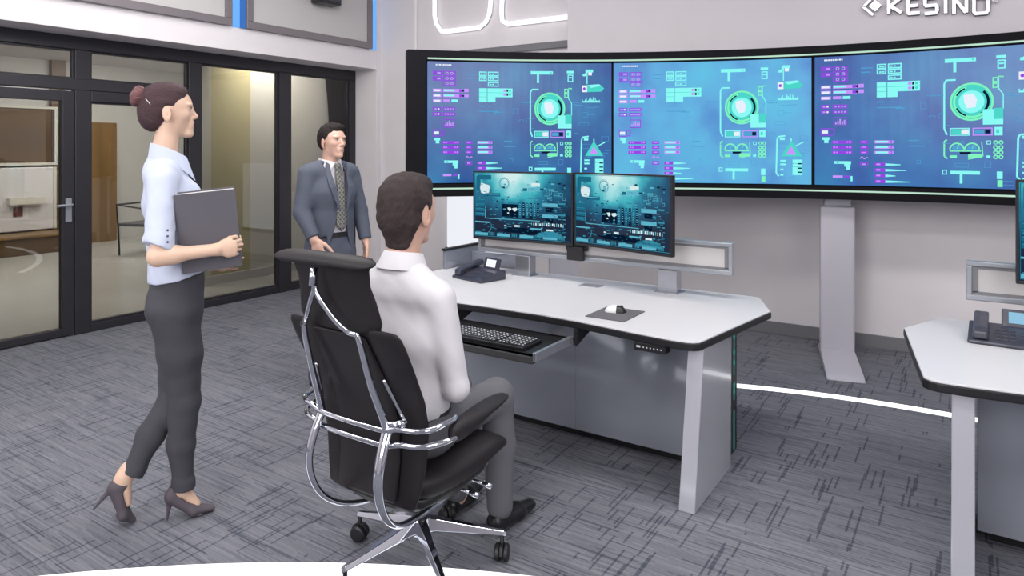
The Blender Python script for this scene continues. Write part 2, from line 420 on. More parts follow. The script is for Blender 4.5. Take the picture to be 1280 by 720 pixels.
# ---- lobby beyond the glass
struct(boxo('floor_lobby', -12, XL-.1, -3, 11, -.1, 0, M['lobby_floor']))
struct(boxo('ceiling_lobby', -12, XL-.1, -3, 11, 2.9, 3.0, M['ceil']))
struct(boxo('wall_lobby_far', -12.1, -12, -3, 11, 0, 3, M['lobby_wall']))
struct(boxo('wall_lobby_end', -12, XL-.1, 11, 11.1, 0, 3, M['lobby_wall']))
struct(boxo('wall_lobby_near', -12, XL-.1, -3.1, -3, 0, 3, M['lobby_wall']))
struct(boxo('wall_ochre', -7.3, -7.1, 4.62, 5.14, 0, 2.9, M['ochre']))
struct(boxo('wall_cream', -7.3, -7.1, 5.14, 9.5, 0, 2.9, M['cream']))
struct(boxo('wall_pier', -7.32, -7.08, 4.46, 4.62, 0, 2.9, M['cream']))
struct(boxo('baseboard_lobby', -7.1, -7.06, 4.46, 9.5, 0, .10, M['panel_light']))
struct(boxo('wall_timber', -12, -11.86, 5.62, 6.02, 0, 1.95, M['wood']))
struct(boxo('wall_brown_pier', -12, -11.9, 5.06, 5.26, 0, 3, M['wood_d']))
rc = thing('reception_counter', (-11.5, 4.2, 0), 0, 'low brown timber counter seen through the glass door', 'counter')
boxo('front', -.25, .25, -1.6, .98, 0, .24, M['wood_d'], rc, bevel=.01)
boxo('worktop', -.28, .28, -1.62, 1.0, .24, .28, M['wood'], rc, bevel=.01)
fp = thing('wall_cabinet', (-11.85, 4.2, 0), 0, 'pale wall unit with a small dark red recess beyond the glass door', 'cabinet')
boxo('body', -.1, .1, -1.6, .82, .30, 1.24, M['white_lam'], fp, bevel=.01)
boxo('side_strip', -.1, .11, .82, .86, .30, 1.24, M['cream'], fp, bevel=.005)
boxo('recess', .09, .115, .28, .40, .52, .66, M['red_dark'], fp)
boxo('shelf', .1, .2, .2, .66, .70, .80, M['cream'], fp)
wb = thing('wall_display', (-11.95, 4.2, 1.30), 0, 'brown screen in a pale frame on the lobby wall beyond the glass door', 'display')
boxo('panel', -.04, .04, -1.6, .90, 0, .84, M['wood_d'], wb, bevel=.01)
mb = MB()
for a, b, c, d in ((-1.6, .93, -.03, .01), (-1.6, .93, .83, .87), (-1.63, -1.6, -.03, .87), (.89, .93, .01, .83)): mb.box(.04, .07, a, b, c, d)
mb.build('frame', M['cream'], wb)
bn = thing('waiting_bench', (-10.1, 5.75, 0), math.radians(20), 'dark metal framed bench in the lobby behind the glass, beyond the woman', 'bench')
boxo('seat', -.25, .25, -.55, .55, .42, .46, M['plastic_g'], bn, bevel=.01)
mb = MB()
for y in (-.5, .5):
    mb.tube([(-.25, y, 0), (-.27, y, .40), (-.3, y, .72), (.22, y, .66), (.27, y, .6), (.25, y, .40), (.27, y, 0)], .013, n=8)
mb.tube([(-.3, -.5, .72), (-.3, .5, .72)], .013, n=8)
mb.build('bench_frame', M['black_edge'], bn)

# ---- floor light strips
def arc_strip(cx, cy, r0, r1, a0, a1, label):
    n = 60; t = thing('floor_light', (cx, cy, 0), 0, label, 'floor light')
    mb = MB(); pts0 = []; pts1 = []
    for i in range(n+1):
        a = a0+(a1-a0)*i/n
        pts0.append((r0*math.sin(a), r0*math.cos(a))); pts1.append((r1*math.sin(a), r1*math.cos(a)))
    for i in range(n):
        mb.prism([pts0[i], pts0[i+1], pts1[i+1], pts1[i]], 0.0, .004)
    mb.build('diffuser', E_floor, t)
    return t
arc_strip(-.15, 1.07, 3.585, 3.655, -.72, .9, 'white light line curving across the carpet below the video wall')
arc_strip(.55, -2.29, 4.62, 4.765, -1.15, -.15, 'broad white light line in the carpet in front of the office chair')

# ------------------------------------------------------------------ video wall
def vw(a, z, r=4.4): return (-.15+r*math.sin(a), 1.07+r*math.cos(a), z)
VW = thing('video_wall', (-.15, 5.47, 0), 0, 'long curved black framed video wall with three blue screens', 'video wall')
VO = Vector((-.15, 5.47, 0))
def curved(name, a0, a1, z0, z1, r0, r1, m, parent, n=24, bevel=0, origin=VO):
    mb = MB(); rs = []
    for i in range(n+1):
        a = a0+(a1-a0)*i/n
        rs.append([Vector(vw(a, z0, r0))-origin, Vector(vw(a, z0, r1))-origin, Vector(vw(a, z1, r1))-origin, Vector(vw(a, z1, r0))-origin])
    mb.rings(rs); return mb.build(name, m, parent, bevel=bevel)
AL, AR = -.872, .172
A = [(-.838, -.5165), (-.5125, -.188), (-.183, .142)]
curved('housing', AL, AR, 1.16, 2.26, 4.405, 4.50, M['video_black'], VW, 48)
fr = MB()
def ring4(a0, a1, z0, z1, r0, r1, n=40):
    rs = []
    for i in range(n+1):
        a = a0+(a1-a0)*i/n
        rs.append([Vector(vw(a, z0, r0))-VO, Vector(vw(a, z0, r1))-VO, Vector(vw(a, z1, r1))-VO, Vector(vw(a, z1, r0))-VO])
    fr.rings(rs)
ring4(AL, AR, 2.185, 2.26, 4.375, 4.405); ring4(AL, AR, 1.16, 1.252, 4.375, 4.405)
ring4(AL, A[0][0]-.003, 1.252, 2.185, 4.375, 4.405, 4); ring4(A[2][1]+.003, AR, 1.252, 2.185, 4.375, 4.405, 4)
fr.build('bezel', M['video_black'], VW)
for z in (2.192, 1.214):
    curved('light_strip', A[0][0], AR-.01, z, z+.012, 4.369, 4.376, E_strip, VW, 48)

scr_cols = [
    [(.30, (38, 78, 150)), (.5, (42, 98, 160)), (.7, (48, 122, 176))],
    [(.30, (80, 138, 206)), (.5, (92, 172, 222)), (.72, (90, 192, 226))],
    [(.30, (42, 82, 158)), (.5, (48, 108, 174)), (.72, (48, 128, 180))]]
G = [emit('ui_cyan', (140, 250, 245)), emit('ui_white', (232, 240, 252)), emit('ui_purple', (150, 70, 230)), emit('ui_violet', (200, 150, 255)),
     emit('ui_green', (130, 245, 190)), emit('ui_dim', (82, 164, 212)), emit('ui_dark', (16, 30, 60)), emit('ui_teal', (78, 214, 202))]
CY, WH, PU, VI, GR, DI, DK, TE = range(8)
class UI:
    """flat graphics in a 922 x 570 drawing, mapped onto a screen by f(u, v) -> point"""
    def __init__(s, f, W=922., Hh=570.): s.mb = MB(); s.f = f; s.W = W; s.H = Hh; s.k = 0
    def poly(s, pts, mi, lift=0):
        n = len(pts); vs = [s.f(p[0]/s.W, p[1]/s.H, .0016+.0004*lift) for p in pts]
        s.mb.add(vs, [list(range(n))], mi)
    def rect(s, x0, y0, x1, y1, mi, lift=0):
        x1 = min(x1, s.W); n = max(1, int((x1-x0)/60))
        for i in range(n):
            a = x0+(x1-x0)*i/n; b = x0+(x1-x0)*(i+1)/n
            s.poly([(a, y0), (b, y0), (b, y1), (a, y1)], mi, lift)
    def frame(s, x0, y0, x1, y1, mi, t=3):
        s.rect(x0, y0, x1, y0+t, mi); s.rect(x0, y1-t, x1, y1, mi); s.rect(x0, y0, x0+t, y1, mi); s.rect(x1-t, y0, x1, y1, mi)
    def line(s, pts, t, mi):
        for (ax, ay), (bx, by) in zip(pts, pts[1:]):
            dx, dy = bx-ax, by-ay; l = math.hypot(dx, dy) or 1; nx, ny = -dy/l*t/2, dx/l*t/2
            s.poly([(ax+nx, ay+ny), (bx+nx, by+ny), (bx-nx, by-ny), (ax-nx, ay-ny)], mi)
    def ring(s, cx, cy, r0, r1, mi, a0=0, a1=2*PI, n=32, lift=0, sq=1.0):
        for i in range(n):
            a = a0+(a1-a0)*i/n; b = a0+(a1-a0)*(i+1)/n
            pts = [(cx+r0*math.cos(a)*sq, cy+r0*math.sin(a)), (cx+r1*math.cos(a)*sq, cy+r1*math.sin(a)), (cx+r1*math.cos(b)*sq, cy+r1*math.sin(b)), (cx+r0*math.cos(b)*sq, cy+r0*math.sin(b))]
            if r0 == 0: pts = pts[:3] if False else [(cx, cy), pts[1], pts[2]]
            s.poly(pts, mi, lift)
def wall_ui(ui):
    rnd = random.Random(7)
    # coloured glow patches in the picture itself
    x = 40
    while x < 118:                                           # small unreadable heading
        w = rnd.uniform(5, 11); ui.rect(x, 12, x+w, 19, WH); x += w+2
    for y in (44, 70): ui.frame(26, y, 70, y+20, PU, 4); ui.rect(32, y+5, 44, y+15, PU); ui.rect(48, y+6, 64, y+14, VI)
    for y in (44, 68, 92):
        ui.frame(76, y, 140, y+21, PU, 4); ui.ring(96, y+11, 4, 8, VI, n=10); ui.ring(120, y+11, 4, 8, VI, n=10)
    for y in (128, 152, 177):
        ui.rect(26, y, 68, y+15, VI); ui.rect(30, y+3, 62, y+12, WH, 1)
    for y in (128, 152):
        ui.rect(77, y, 176, y+15, VI); ui.rect(80, y+3, 150, y+11, CY, 1); ui.rect(156, y+1, 172, y+14, PU, 1); ui.rect(182, y-2, 204, y+14, VI); ui.rect(170, y+3, 180, y+12, DK, 1)
    ui.rect(77, 177, 112, 190, VI); ui.rect(118, 177, 150, 190, CY)
    for y in (214, 238):
        ui.frame(26, y, 66, y+17, PU, 4); ui.rect(34, y+5, 44, y+12, VI); ui.rect(50, y+5, 58, y+12, WH)
        ui.frame(76, y, 136, y+17, PU, 4); [ui.rect(84+i*13, y+5, 92+i*13, y+12, VI) for i in range(4)]
    ui.frame(78, 270, 134, 310, PU, 4); [ui.rect(86+i*9, 300-h, 92+i*9, 302, VI) for i, h in enumerate((8, 14, 22, 12, 18))]
    ui.frame(26, 318, 66, 352, PU, 4); ui.rect(30, 328, 56, 342, WH); ui.ring(68, 334, 12, 17, PU, -PI/2, PI/2, 12)
    ui.rect(32, 358, 62, 370, CY); ui.rect(40, 370, 58, 384, CY)
    for y in (373, 396, 419):
        ui.rect(72, y, 158, y+14, PU); [ui.rect(78+i*13, y+3, 87+i*13, y+10, VI, 1) for i in range(6)]
        ui.rect(188, y, 222, y+14, PU); ui.rect(194, y+4, 214, y+9, VI, 1)
        ui.rect(247, y, 322, y+13, VI); ui.rect(252, y+2, 300, y+10, CY, 1); ui.ring(312, y+6, 3, 6, PU, n=8, lift=1)
    ui.rect(82, 464, 152, 476, CY); ui.rect(92, 467, 100, 473, DI, 1); ui.rect(124, 476, 150, 488, CY); ui.rect(132, 488, 148, 502, CY)
    ui.line([(188, 452), (196, 444), (206, 454), (216, 446), (222, 450)], 4, VI); ui.frame(188, 468, 222, 486, PU, 4); ui.rect(196, 474, 212, 480, VI)
    for i, y in enumerate((470, 494, 518, 543)):
        ui.rect(247, y, 290, y+14, PU); ui.rect(254, y+3, 270, y+10, VI, 1); ui.poly([(290, y+2), ((350, 372, 330, 384)[i], y+6), ((350, 372, 330, 384)[i], y+9), (290, y+13)], CY)
    ui.rect(76, 527, 118, 538, VI); ui.rect(126, 527, 146, 538, PU); ui.rect(150, 529, 158, 552, CY)
    # cyan block group
    for x0, ys in ((256, (43, 66)), (300, (43, 66, 92))):
        for y in ys:
            ui.frame(x0, y, x0+(38 if x0 == 256 else 54), y+22, CY, 5); ui.rect(x0+10, y+9, x0+18, y+15, CY); ui.rect(x0+22, y+9, x0+30, y+15, CY)
    ui.rect(256, 122, 295, 188, CY); ui.rect(298, 122, 424, 164, CY); ui.rect(298, 164, 338, 188, CY)
    for y in (127, 146):
        ui.rect(378, y, 392, y+11, VI, 1); ui.rect(394, y, 402, y+11, DK, 1); ui.rect(406, y+1, 416, y+10, TE, 1)
    ui.rect(256, 142, 424, 144, TE, 1); ui.rect(256, 162, 295, 164, TE, 1)
    for a, b, y in ((256, 290, 206), (300, 316, 206), (256, 350, 230), (330, 368, 234), (192, 240, 56), (192, 232, 74), (380, 420, 372), (380, 440, 396)): ui.rect(a, y, b, y+4, DI)
    # right hand machine group
    ui.rect(516, 38, 628, 54, CY); [ui.rect(560+i*18, 43, 568+i*18, 49, TE, 1) for i in range(4)]; ui.rect(547, 54, 558, 95, CY)
    ui.rect(698, 36, 732, 48, CY); ui.frame(702, 54, 730, 90, CY, 5); ui.rect(708, 66, 724, 72, CY)
    ui.line([(556, 126), (522, 126), (514, 140), (514, 326), (524, 352)], 7, CY)
    ui.frame(685, 122, 706, 166, GR, 5); ui.rect(690, 138, 700, 150, GR)
    ui.line([(706, 120), (724, 122)], 5, GR); ui.line([(706, 124), (706, 168), (722, 192), (722, 250)], 4, CY)
    cx, cy = 612, 218
    ui.ring(cx, cy, 0, 70, TE, n=40); ui.ring(cx, cy, 70, 78, GR, n=48, lift=1); ui.ring(cx, cy, 58, 66, GR, .3, 4.4, 32, lift=1)
    ui.ring(cx, cy, 54, 64, DK, 5.5, 7.0, 16, lift=2); ui.ring(cx, cy, 56, 62, DK, 1.9, 2.7, 12, lift=2); ui.ring(cx, cy, 56, 62, DK, 3.6, 4.3, 12, lift=2)
    ui.ring(cx, cy, 0, 46, CY, n=28, lift=3); ui.poly([(cx-28, cy-28), (cx+6, cy-34), (cx+20, cy-8), (cx+14, cy+22), (cx-16, cy+26), (cx-26, cy)], WH, 4)
    ui.rect(652, 250, 722, 312, CY, 5); ui.rect(690, 246, 722, 290, TE, 6); ui.line([(640, 262), (722, 262)], 3, DK)
    ui.frame(534, 324, 606, 356, CY, 4); ui.rect(540, 330, 576, 350, TE); ui.rect(576, 330, 602, 350, WH)
    ui.frame(616, 324, 686, 356, VI, 4); ui.rect(624, 332, 656, 348, DI); ui.rect(660, 332, 678, 348, DK)
    ui.rect(692, 322, 720, 356, CY); ui.rect(698, 332, 708, 346, TE, 1)
    ui.line([(524, 372), (514, 380), (514, 440), (526, 450)], 6, GR)
    for gx in (560, 614):
        ui.ring(gx, 412, 22, 28, GR, PI, 2*PI, 16); ui.line([(gx, 410), (gx+8, 392)], 3, GR); ui.ring(gx, 412, 0, 18, DI, PI, 2*PI, 12)
    ui.rect(534, 416, 646, 421, GR); ui.rect(570, 422, 610, 432, DK); ui.rect(534, 436, 560, 448, GR); ui.rect(600, 430, 648, 446, GR); ui.line([(648, 380), (652, 440), (600, 452)], 4, GR)
    ui.frame(664, 376, 680, 392, CY, 3); ui.rect(664, 436, 678, 446, CY)
    for gx in (696, 714):
        for gy in (384, 404, 424, 442): ui.ring(gx, gy, 4, 9, GR, n=12)
    ui.rect(536, 500, 642, 514, CY); ui.rect(570, 514, 580, 552, CY); ui.frame(506, 496, 524, 516, CY, 4); [ui.rect(560+i*18, 504, 568+i*18, 509, TE, 1) for i in range(4)]
    ui.rect(700, 500, 720, 530, CY); ui.rect(702, 534, 720, 562, GR)
    # far right group
    ui.line([(800, 100), (800, 44), (784, 54)], 5, CY); ui.rect(792, 30, 830, 44, CY); ui.rect(806, 44, 824, 58, WH); ui.rect(778, 50, 796, 62, CY)
    ui.poly([(800, 104), (870, 108), (886, 120), (872, 136), (800, 138)], TE); ui.poly([(802, 104), (860, 100), (872, 108), (820, 118)], CY, 1)
    ui.rect(774, 106, 800, 138, WH, 1); ui.ring(786, 122, 0, 7, PU, n=12, lift=2)
    for i in range(18): ui.rect(774+i*5, 186-rnd.uniform(4, 24), 778+i*5, 188, CY)
    ui.rect(774, 182, 866, 188, CY)
    ui.line([(808, 350), (778, 354), (772, 366), (768, 520), (780, 534)], 7, CY); ui.rect(784, 358, 806, 370, CY)
    ui.poly([(834, 372), (882, 444), (790, 444)], TE); ui.poly([(834, 396), (856, 436), (812, 436)], VI, 1); ui.line([(834, 362), (834, 392)], 6, CY); ui.line([(846, 400), (890, 378)], 5, CY)
    for y in (460, 476, 500): ui.rect(786, y, 812 if y < 480 else 800, y+8, CY)
    ui.rect(840, 458, 882, 528, CY); [ui.rect(862, y, 880, y+6, DK, 1) for y in (474, 494, 512)]
    ui.rect(786, 524, 800, 532, CY)
    # faint circuitry
    for i in range(46):
        a, b = rnd.uniform(380, 900), rnd.uniform(180, 540); w = rnd.uniform(10, 50)
        if a+w < 915: ui.frame(a, b, a+w, b+rnd.uniform(8, 30), DI, 1.5) if rnd.random() < .4 else ui.rect(a, b, a+w, b+2, DI)
Z0, Z1 = 1.262, 2.178
for i, (a0, a1) in enumerate(A):
    # screens: 24-sided curved sheets with thickness
    mb = MB(); n = 24
    me = bpy.data.meshes.new('display_panel'); vs = []; fs = []
    for k in range(n+1):
        a = a0+(a1-a0)*k/n
        for (z, r) in ((Z0, 4.385), (Z1, 4.385), (Z1, 4.404), (Z0, 4.404)): vs.append(Vector(vw(a, z, r))-VO)
    for k in range(n):
        for j in range(4): fs.append((k*4+j, (k+1)*4+j, (k+1)*4+(j+1) % 4, k*4+(j+1) % 4))
    fs += [(0, 1, 2, 3), (n*4+3, n*4+2, n*4+1, n*4)]
    me.from_pydata(vs, [], fs); uvl = me.uv_layers.new(name='UVMap')
    for p in me.polygons:
        for li in p.loop_indices:
            vi = me.loops[li].vertex_index; uvl.data[li].uv = (vi//4/n, 1.0 if vi % 4 in (1, 2) else 0.0)
    o = link('display_panel', me, VW, [screen_material('video_screen_%s' % 'abc'[i], scr_cols[i], 2.0, seed=i*.0+2.1)])
    if i: o['label'] = ('middle and brightest screen', 'right screen')[i-1]
    else: o['label'] = 'left screen'
    ui = UI(lambda u, v, e, a0=a0, a1=a1: Vector(vw(a0+(a1-a0)*u, Z1-(Z1-Z0)*v, 4.385-e))-VO)
    wall_ui(ui); ui.mb.build('screen_graphics', G, o)
# stands
def stand(ang, rot):
    x, y, _ = vw(ang, 0, 4.56)
    st = bpy.data.objects.new('stand', None); C.objects.link(st); st.parent = VW; st.location = Vector((x, y, 0))-VO; st.rotation_euler = (0, 0, rot)
    boxo('column', -.115, .115, -.05, .05, .04, 1.10, M['col_grey'], st, bevel=.012)
    boxo('upper_column', -.09, .09, -.04, .04, 1.10, 1.30, M['silver'], st, bevel=.008)
    mb = MB(); pr = [(-.62, 0), (-.62, .012), (-.55, .03), (-.10, .055), (.08, .055), (.2, .03), (.22, .0)]
    mb.prism(pr, -.115, .115, mtx=Matrix(((0, 0, 1, 0), (1, 0, 0, 0), (0, 1, 0, 0), (0, 0, 0, 1))))
    mb.build('foot', M['col_grey'], st, bevel=.008)
    boxo('mounting_plate', -.2, .2, -.075, -.05, 1.18, 1.6, M['plastic'], st)
stand(-.150, math.radians(13.5)); stand(-.597, math.radians(36))

# ------------------------------------------------------------------ wall sign
SG = thing('wall_sign', (0, 5.55, 0), 0, 'silver raised company lettering with a diamond emblem on the grey bulkhead', 'sign')
def stroke(mb, pts, w, y0=-.035, y1=-.008, closed=False):
    if closed: pts = pts+[pts[0]]
    P = [Vector((p[0], p[1])) for p in pts]
    L_, R_ = [], []
    for i, p in enumerate(P):
        if closed: a = P[(i-1) % (len(P)-1)] if i else P[-2]; b = P[(i+1) % (len(P)-1)] if i < len(P)-1 else P[1]
        else: a = P[i-1] if i else None; b = P[i+1] if i < len(P)-1 else None
        d1 = (p-a).normalized() if a is not None else (b-p).normalized(); d2 = (b-p).normalized() if b is not None else d1
        n1 = Vector((-d1.y, d1.x)); n2 = Vector((-d2.y, d2.x)); n = (n1+n2).normalized(); k = w/2/max(.35, n.dot(n1))
        L_.append(p+n*k); R_.append(p-n*k)
    for i in range(len(P)-1):
        q = [L_[i], L_[i+1], R_[i+1], R_[i]]
        vs = [(v.x, y0, v.y) for v in q]+[(v.x, y1, v.y) for v in q]
        mb.add(vs, [(0, 1, 2, 3), (7, 6, 5, 4), (0, 4, 5, 1), (1, 5, 6, 2), (2, 6, 7, 3), (3, 7, 4, 0)])
GL = {'K': [[(0, 0), (0, 1)], [(1.1, 1), (.12, .5), (1.1, 0)]],
      'E': [[(1.25, 1), (.12, 1), (0, .88), (0, .12), (.12, 0), (1.25, 0)], [(.05, .5), (1.1, .5)]],
      'S': [[(1.25, 1), (.15, 1), (.02, .88), (.02, .62), (.15, .5), (1.1, .5), (1.23, .38), (1.23, .12), (1.1, 0), (0, 0)]],
      'I': [[(0, 0), (0, 1)]],
      'N': [[(0, 0), (0, 1)], [(.04, 1), (1.16, 0)], [(1.2, 0), (1.2, 1)]],
      'O': [[(.15, 0), (1.1, 0), (1.25, .13), (1.25, .87), (1.1, 1), (.15, 1), (0, .87), (0, .13)]]}
def sign():
    # columns and baseline measured on the bulkhead face
    def fx(px):
        T = math.radians(33.5); r = (px-640)/870; Yp = 5.52
        d = Yp/(math.cos(T)+r*math.sin(T)); return d*(r*math.cos(T)-math.sin(T)), d
    h = .105; w = .021; zb0 = 1.52+(186-15.5)*fx(1170)[1]/870
    cols = [(1111, 1127), (1135, 1149.5), (1156, 1171.5), (1182, 1182), (1192.5, 1208), (1217.5, 1235)]
    for (a, b), ch in zip(cols, 'KESINO'):
        x0 = fx(a)[0]; x1 = fx(b)[0]; zb = 1.52+(186-16.5)*fx((a+b)/2)[1]/870; gw = max(p[0] for st in GL[ch] for p in st) or 1
        mb = MB(); sc = MB()
        for si, st in enumerate(GL[ch]):
            pts = [(x0+p[0]/gw*(x1-x0), zb+p[1]*h) for p in st]
            stroke(mb, pts, w, -.035-.0012*si, -.008, closed=(ch == 'O')); stroke(sc, pts, w*1.3, -.0085-.0006*si, 0.004+.0006*si, closed=(ch == 'O'))
        l = mb.build('letter', M['chrome_letter'], SG)
        sc.build('letter_shadow', M['sign_shadow'], l)  # dark, wider strokes imitating the shadow behind each letter
    e = MB(); cx = fx(1094)[0]; zb = 1.52+(186-16.5)*fx(1094)[1]/870; cz = zb+h/2; r = h*.42
    e.prism([(cx-r, cz), (cx, cz-r), (cx+r, cz), (cx, cz+r)], 0, .03, mtx=Matrix(((1, 0, 0, 0), (0, 0, -1, -.008), (0, 1, 0, 0), (0, 0, 0, 1))))
    stroke(e, [(cx-.012, cz+h*.62), (cx-h*.72, cz), (cx-.012, cz-h*.62)], w)
    e.build('emblem', M['chrome_letter'], SG, bevel=.003)
    rmk = MB(); xr = fx(1244)[0]; zb = 1.52+(186-16.5)*fx(1244)[1]/870; a = [(xr+.014*math.cos(t*PI/6), zb+h-.018+.014*math.sin(t*PI/6)) for t in range(12)]
    xr -= .006
    stroke(rmk, a, .004, closed=True); stroke(rmk, [(xr, zb+h-.026), (xr, zb+h-.011), (xr+.008, zb+h-.013), (xr+.008, zb+h-.018), (xr+.001, zb+h-.019), (xr+.010, zb+h-.026)], .003)
    rmk.build('registered_mark', M['chrome_letter'], SG)
sign()

# ------------------------------------------------------------------ desk
def make_desk(cx, label, li=0, extra=True):
    t = thing('control_desk', (cx, 3.4, 0), 0, label, 'desk')
    Y = lambda y: y-3.4
    half = [(.98+.0, 2.93), (.975, 2.905), (.955, 2.885), (.93, 2.876), (.855, 2.876), (.70, 2.893), (.52, 2.92), (.35, 2.943), (.15, 2.955)]
    right = [(1.088, 3.64), (1.09, 3.66), (1.083, 3.675), (.965, 3.955), (.95, 3.966)]
    out = [(-x, Y(y)) for x, y in half][::-1]
    out = [(-x, Y(y)) for x, y in reversed(half)]
    poly = [(x, Y(y)) for x, y in reversed(half)]                 # centre -> right front corner
    poly += [(x, Y(y)) for x, y in right] + [(-x, Y(y)) for x, y in reversed(right)] + [(-x, Y(y)) for x, y in half]
    def inset(P, d):
        return [(p[0]*(1-d/1.09), p[1]*(1-d/.54)) for p in P]
    mb = MB(); mb.prism(inset(poly, .004), .686, .70); top = mb.build('desktop', M['white_lam'], t, bevel=.003)
    mb = MB(); mb.prism(poly, .660, .694); mb.build('edge_band', M['black_edge'], t, bevel=.006, seg=3)
    # end legs: slanted slabs
    for s in (1, -1):
        mb = MB(); prof = [(Y(2.825), 0), (Y(3.345), 0), (Y(3.36), .66), (Y(2.945), .66)]
        x0, x1 = (.908-li, .978-li) if s > 0 else (-.978+li, -.908+li)
        mb.prism(prof, x0, x1, mtx=Matrix(((0, 0, 1, 0), (1, 0, 0, 0), (0, 1, 0, 0), (0, 0, 0, 1))))
        leg = mb.build('leg', M['leg_silver'], t, bevel=.004)
        boxo('leg_trim', min(s*(.91-li), s*(.972-li)), max(s*(.91-li), s*(.972-li)), Y(3.362), Y(3.47), .045, .66, M['black_edge'], leg, bevel=.003)
        mb = MB()
        for a, b in ((.42, .64), (.30, .38), (.06, .25)):
            mb.box(min(s*(.972-li), s*(.974-li)), max(s*(.972-li), s*(.974-li)), Y(3.410), Y(3.422), a, b)
        for z in (.60, .52, .47, .36, .33): mb.box(min(s*(.972-li), s*(.975-li)), max(s*(.972-li), s*(.975-li)), Y(3.405), Y(3.427), z, z+.022)
        mb.build('light_strip', E_teal, leg)
    # cabinet under the rear half
    boxo('cabinet', -.90+li, .90-li, Y(3.215), Y(3.52), .06, .655, M['gloss_grey'], t)
    for a, b in ((-.9+li, .2195), (.2205, .9-li)):
        boxo('cabinet_door', a, b, Y(3.198), Y(3.215), .062, .652, M['gloss_grey'], t, bevel=.002)
    boxo('plinth', -.86+li, .86-li, Y(3.28), Y(3.5), 0, .06, M['black_edge'], t)  # black colour carries the deep shade beneath the cabinet
    # height switch panel under the front edge
    sw = MB(); sw.box(.675, .825, Y(2.895), Y(2.96), .622, .66); s_ = sw.build('switch_panel', M['plastic'], t, bevel=.003)
    sb = MB(); sb.box(.69, .708, Y(2.893), Y(2.895), .637, .645)
    for k in range(6): sb.cyl((.722+k*.0165, Y(2.8935), .640), .0032, .002, 'y', 10)
    sb.build('buttons', M['key_mark'], s_)
    # keyboard drawer
    kd = boxo('keyboard_tray', -.345, .33, Y(2.60), Y(2.98), .592, .604, M['plastic'], t, bevel=.003)
    mb = MB(); mb.prism([(Y(2.585), .575), (Y(2.64), .575), (Y(2.64), .604), (Y(2.60), .604)], -.345, .335, mtx=Matrix(((0, 0, 1, 0), (1, 0, 0, 0), (0, 1, 0, 0), (0, 0, 0, 1))))
    mb.build('front_lip', M['black_edge'], kd, bevel=.005)
    for x in (-.358, .333): boxo('side_rail', x, x+.018, Y(2.59), Y(2.93), .585, .628, M['silver'], kd, bevel=.004)
    for s in (1, -1):
        mb = MB(); mb.prism([(Y(2.93), .583), (Y(3.16), .655), (Y(2.96), .66), (Y(2.93), .66)], s*.352, s*.372, mtx=Matrix(((0, 0, 1, 0), (1, 0, 0, 0), (0, 1, 0, 0), (0, 0, 0, 1))))
        mb.build('slide_bracket', M['black_edge'], kd)
    # cable flap
    boxo('cable_flap', -.03, .10, Y(3.70), Y(3.78), .70, .703, M['alu'], t, bevel=.001)
    # rail behind the monitors on two posts
    for x in (.49, -.49):
        p = boxo('rail_post', x-.055, x+.055, Y(3.79), Y(3.87), .70, .83, M['silver'], t, bevel=.004)
        boxo('post_plate', x-.07, x+.07, Y(3.77), Y(3.885), .70, .705, M['alu'], p, bevel=.001)
    r = bpy.data.objects.new('monitor_rail', None); C.objects.link(r); r.parent = t; r.location = (0, Y(3.82), .83)
    mb = MB(); a, b = -.85, .855; w = .022
    mb.box(a, b, -.02, .02, 0, w+.004); mb.box(a, b, -.02, .02, .178-w, .178); mb.box(a, a+w, -.02, .02, w, .178-w); mb.box(b-w, b, -.02, .02, w, .178-w)
    mb.build('rail_frame', M['alu'], r, bevel=.004)
    mb = MB(); w2 = .036
    mb.box(a+w, b-w, -.008, .012, w+.004, w2+.004); mb.box(a+w, b-w, -.008, .012, .178-w2, .178-w); mb.box(a+w, a+w2+.01, -.008, .012, w2, .178-w2); mb.box(b-w2-.01, b-w, -.008, .012, w2, .178-w2)
    mb.build('rail_channel', M['base'], r)
    boxo('rail_infill', a+w2+.01, b-w2-.01, -.004, .008, w2+.004, .178-w2, M['panel_light'], r)
    # side screen at the left end
    if not extra: return t
    sc = MB(); sc.box(-1.075, -1.05, Y(3.70), Y(4.16), .70, .825); sc.box(-1.05, -.62, Y(3.99), Y(4.16), .66, .79)
    s2 = sc.build('side_screen', M['gloss_grey'], t, bevel=.004)
    boxo('top_cap', -1.08, -1.045, Y(3.69), Y(4.17), .825, .84, M['black_edge'], s2, bevel=.002)
    return t
D1 = make_desk(-1.94, 'white topped control desk in the centre, with a seated man in front of it')
D2 = make_desk(.825, 'white topped control desk at the right edge of the picture, with no one at it', .09, False)

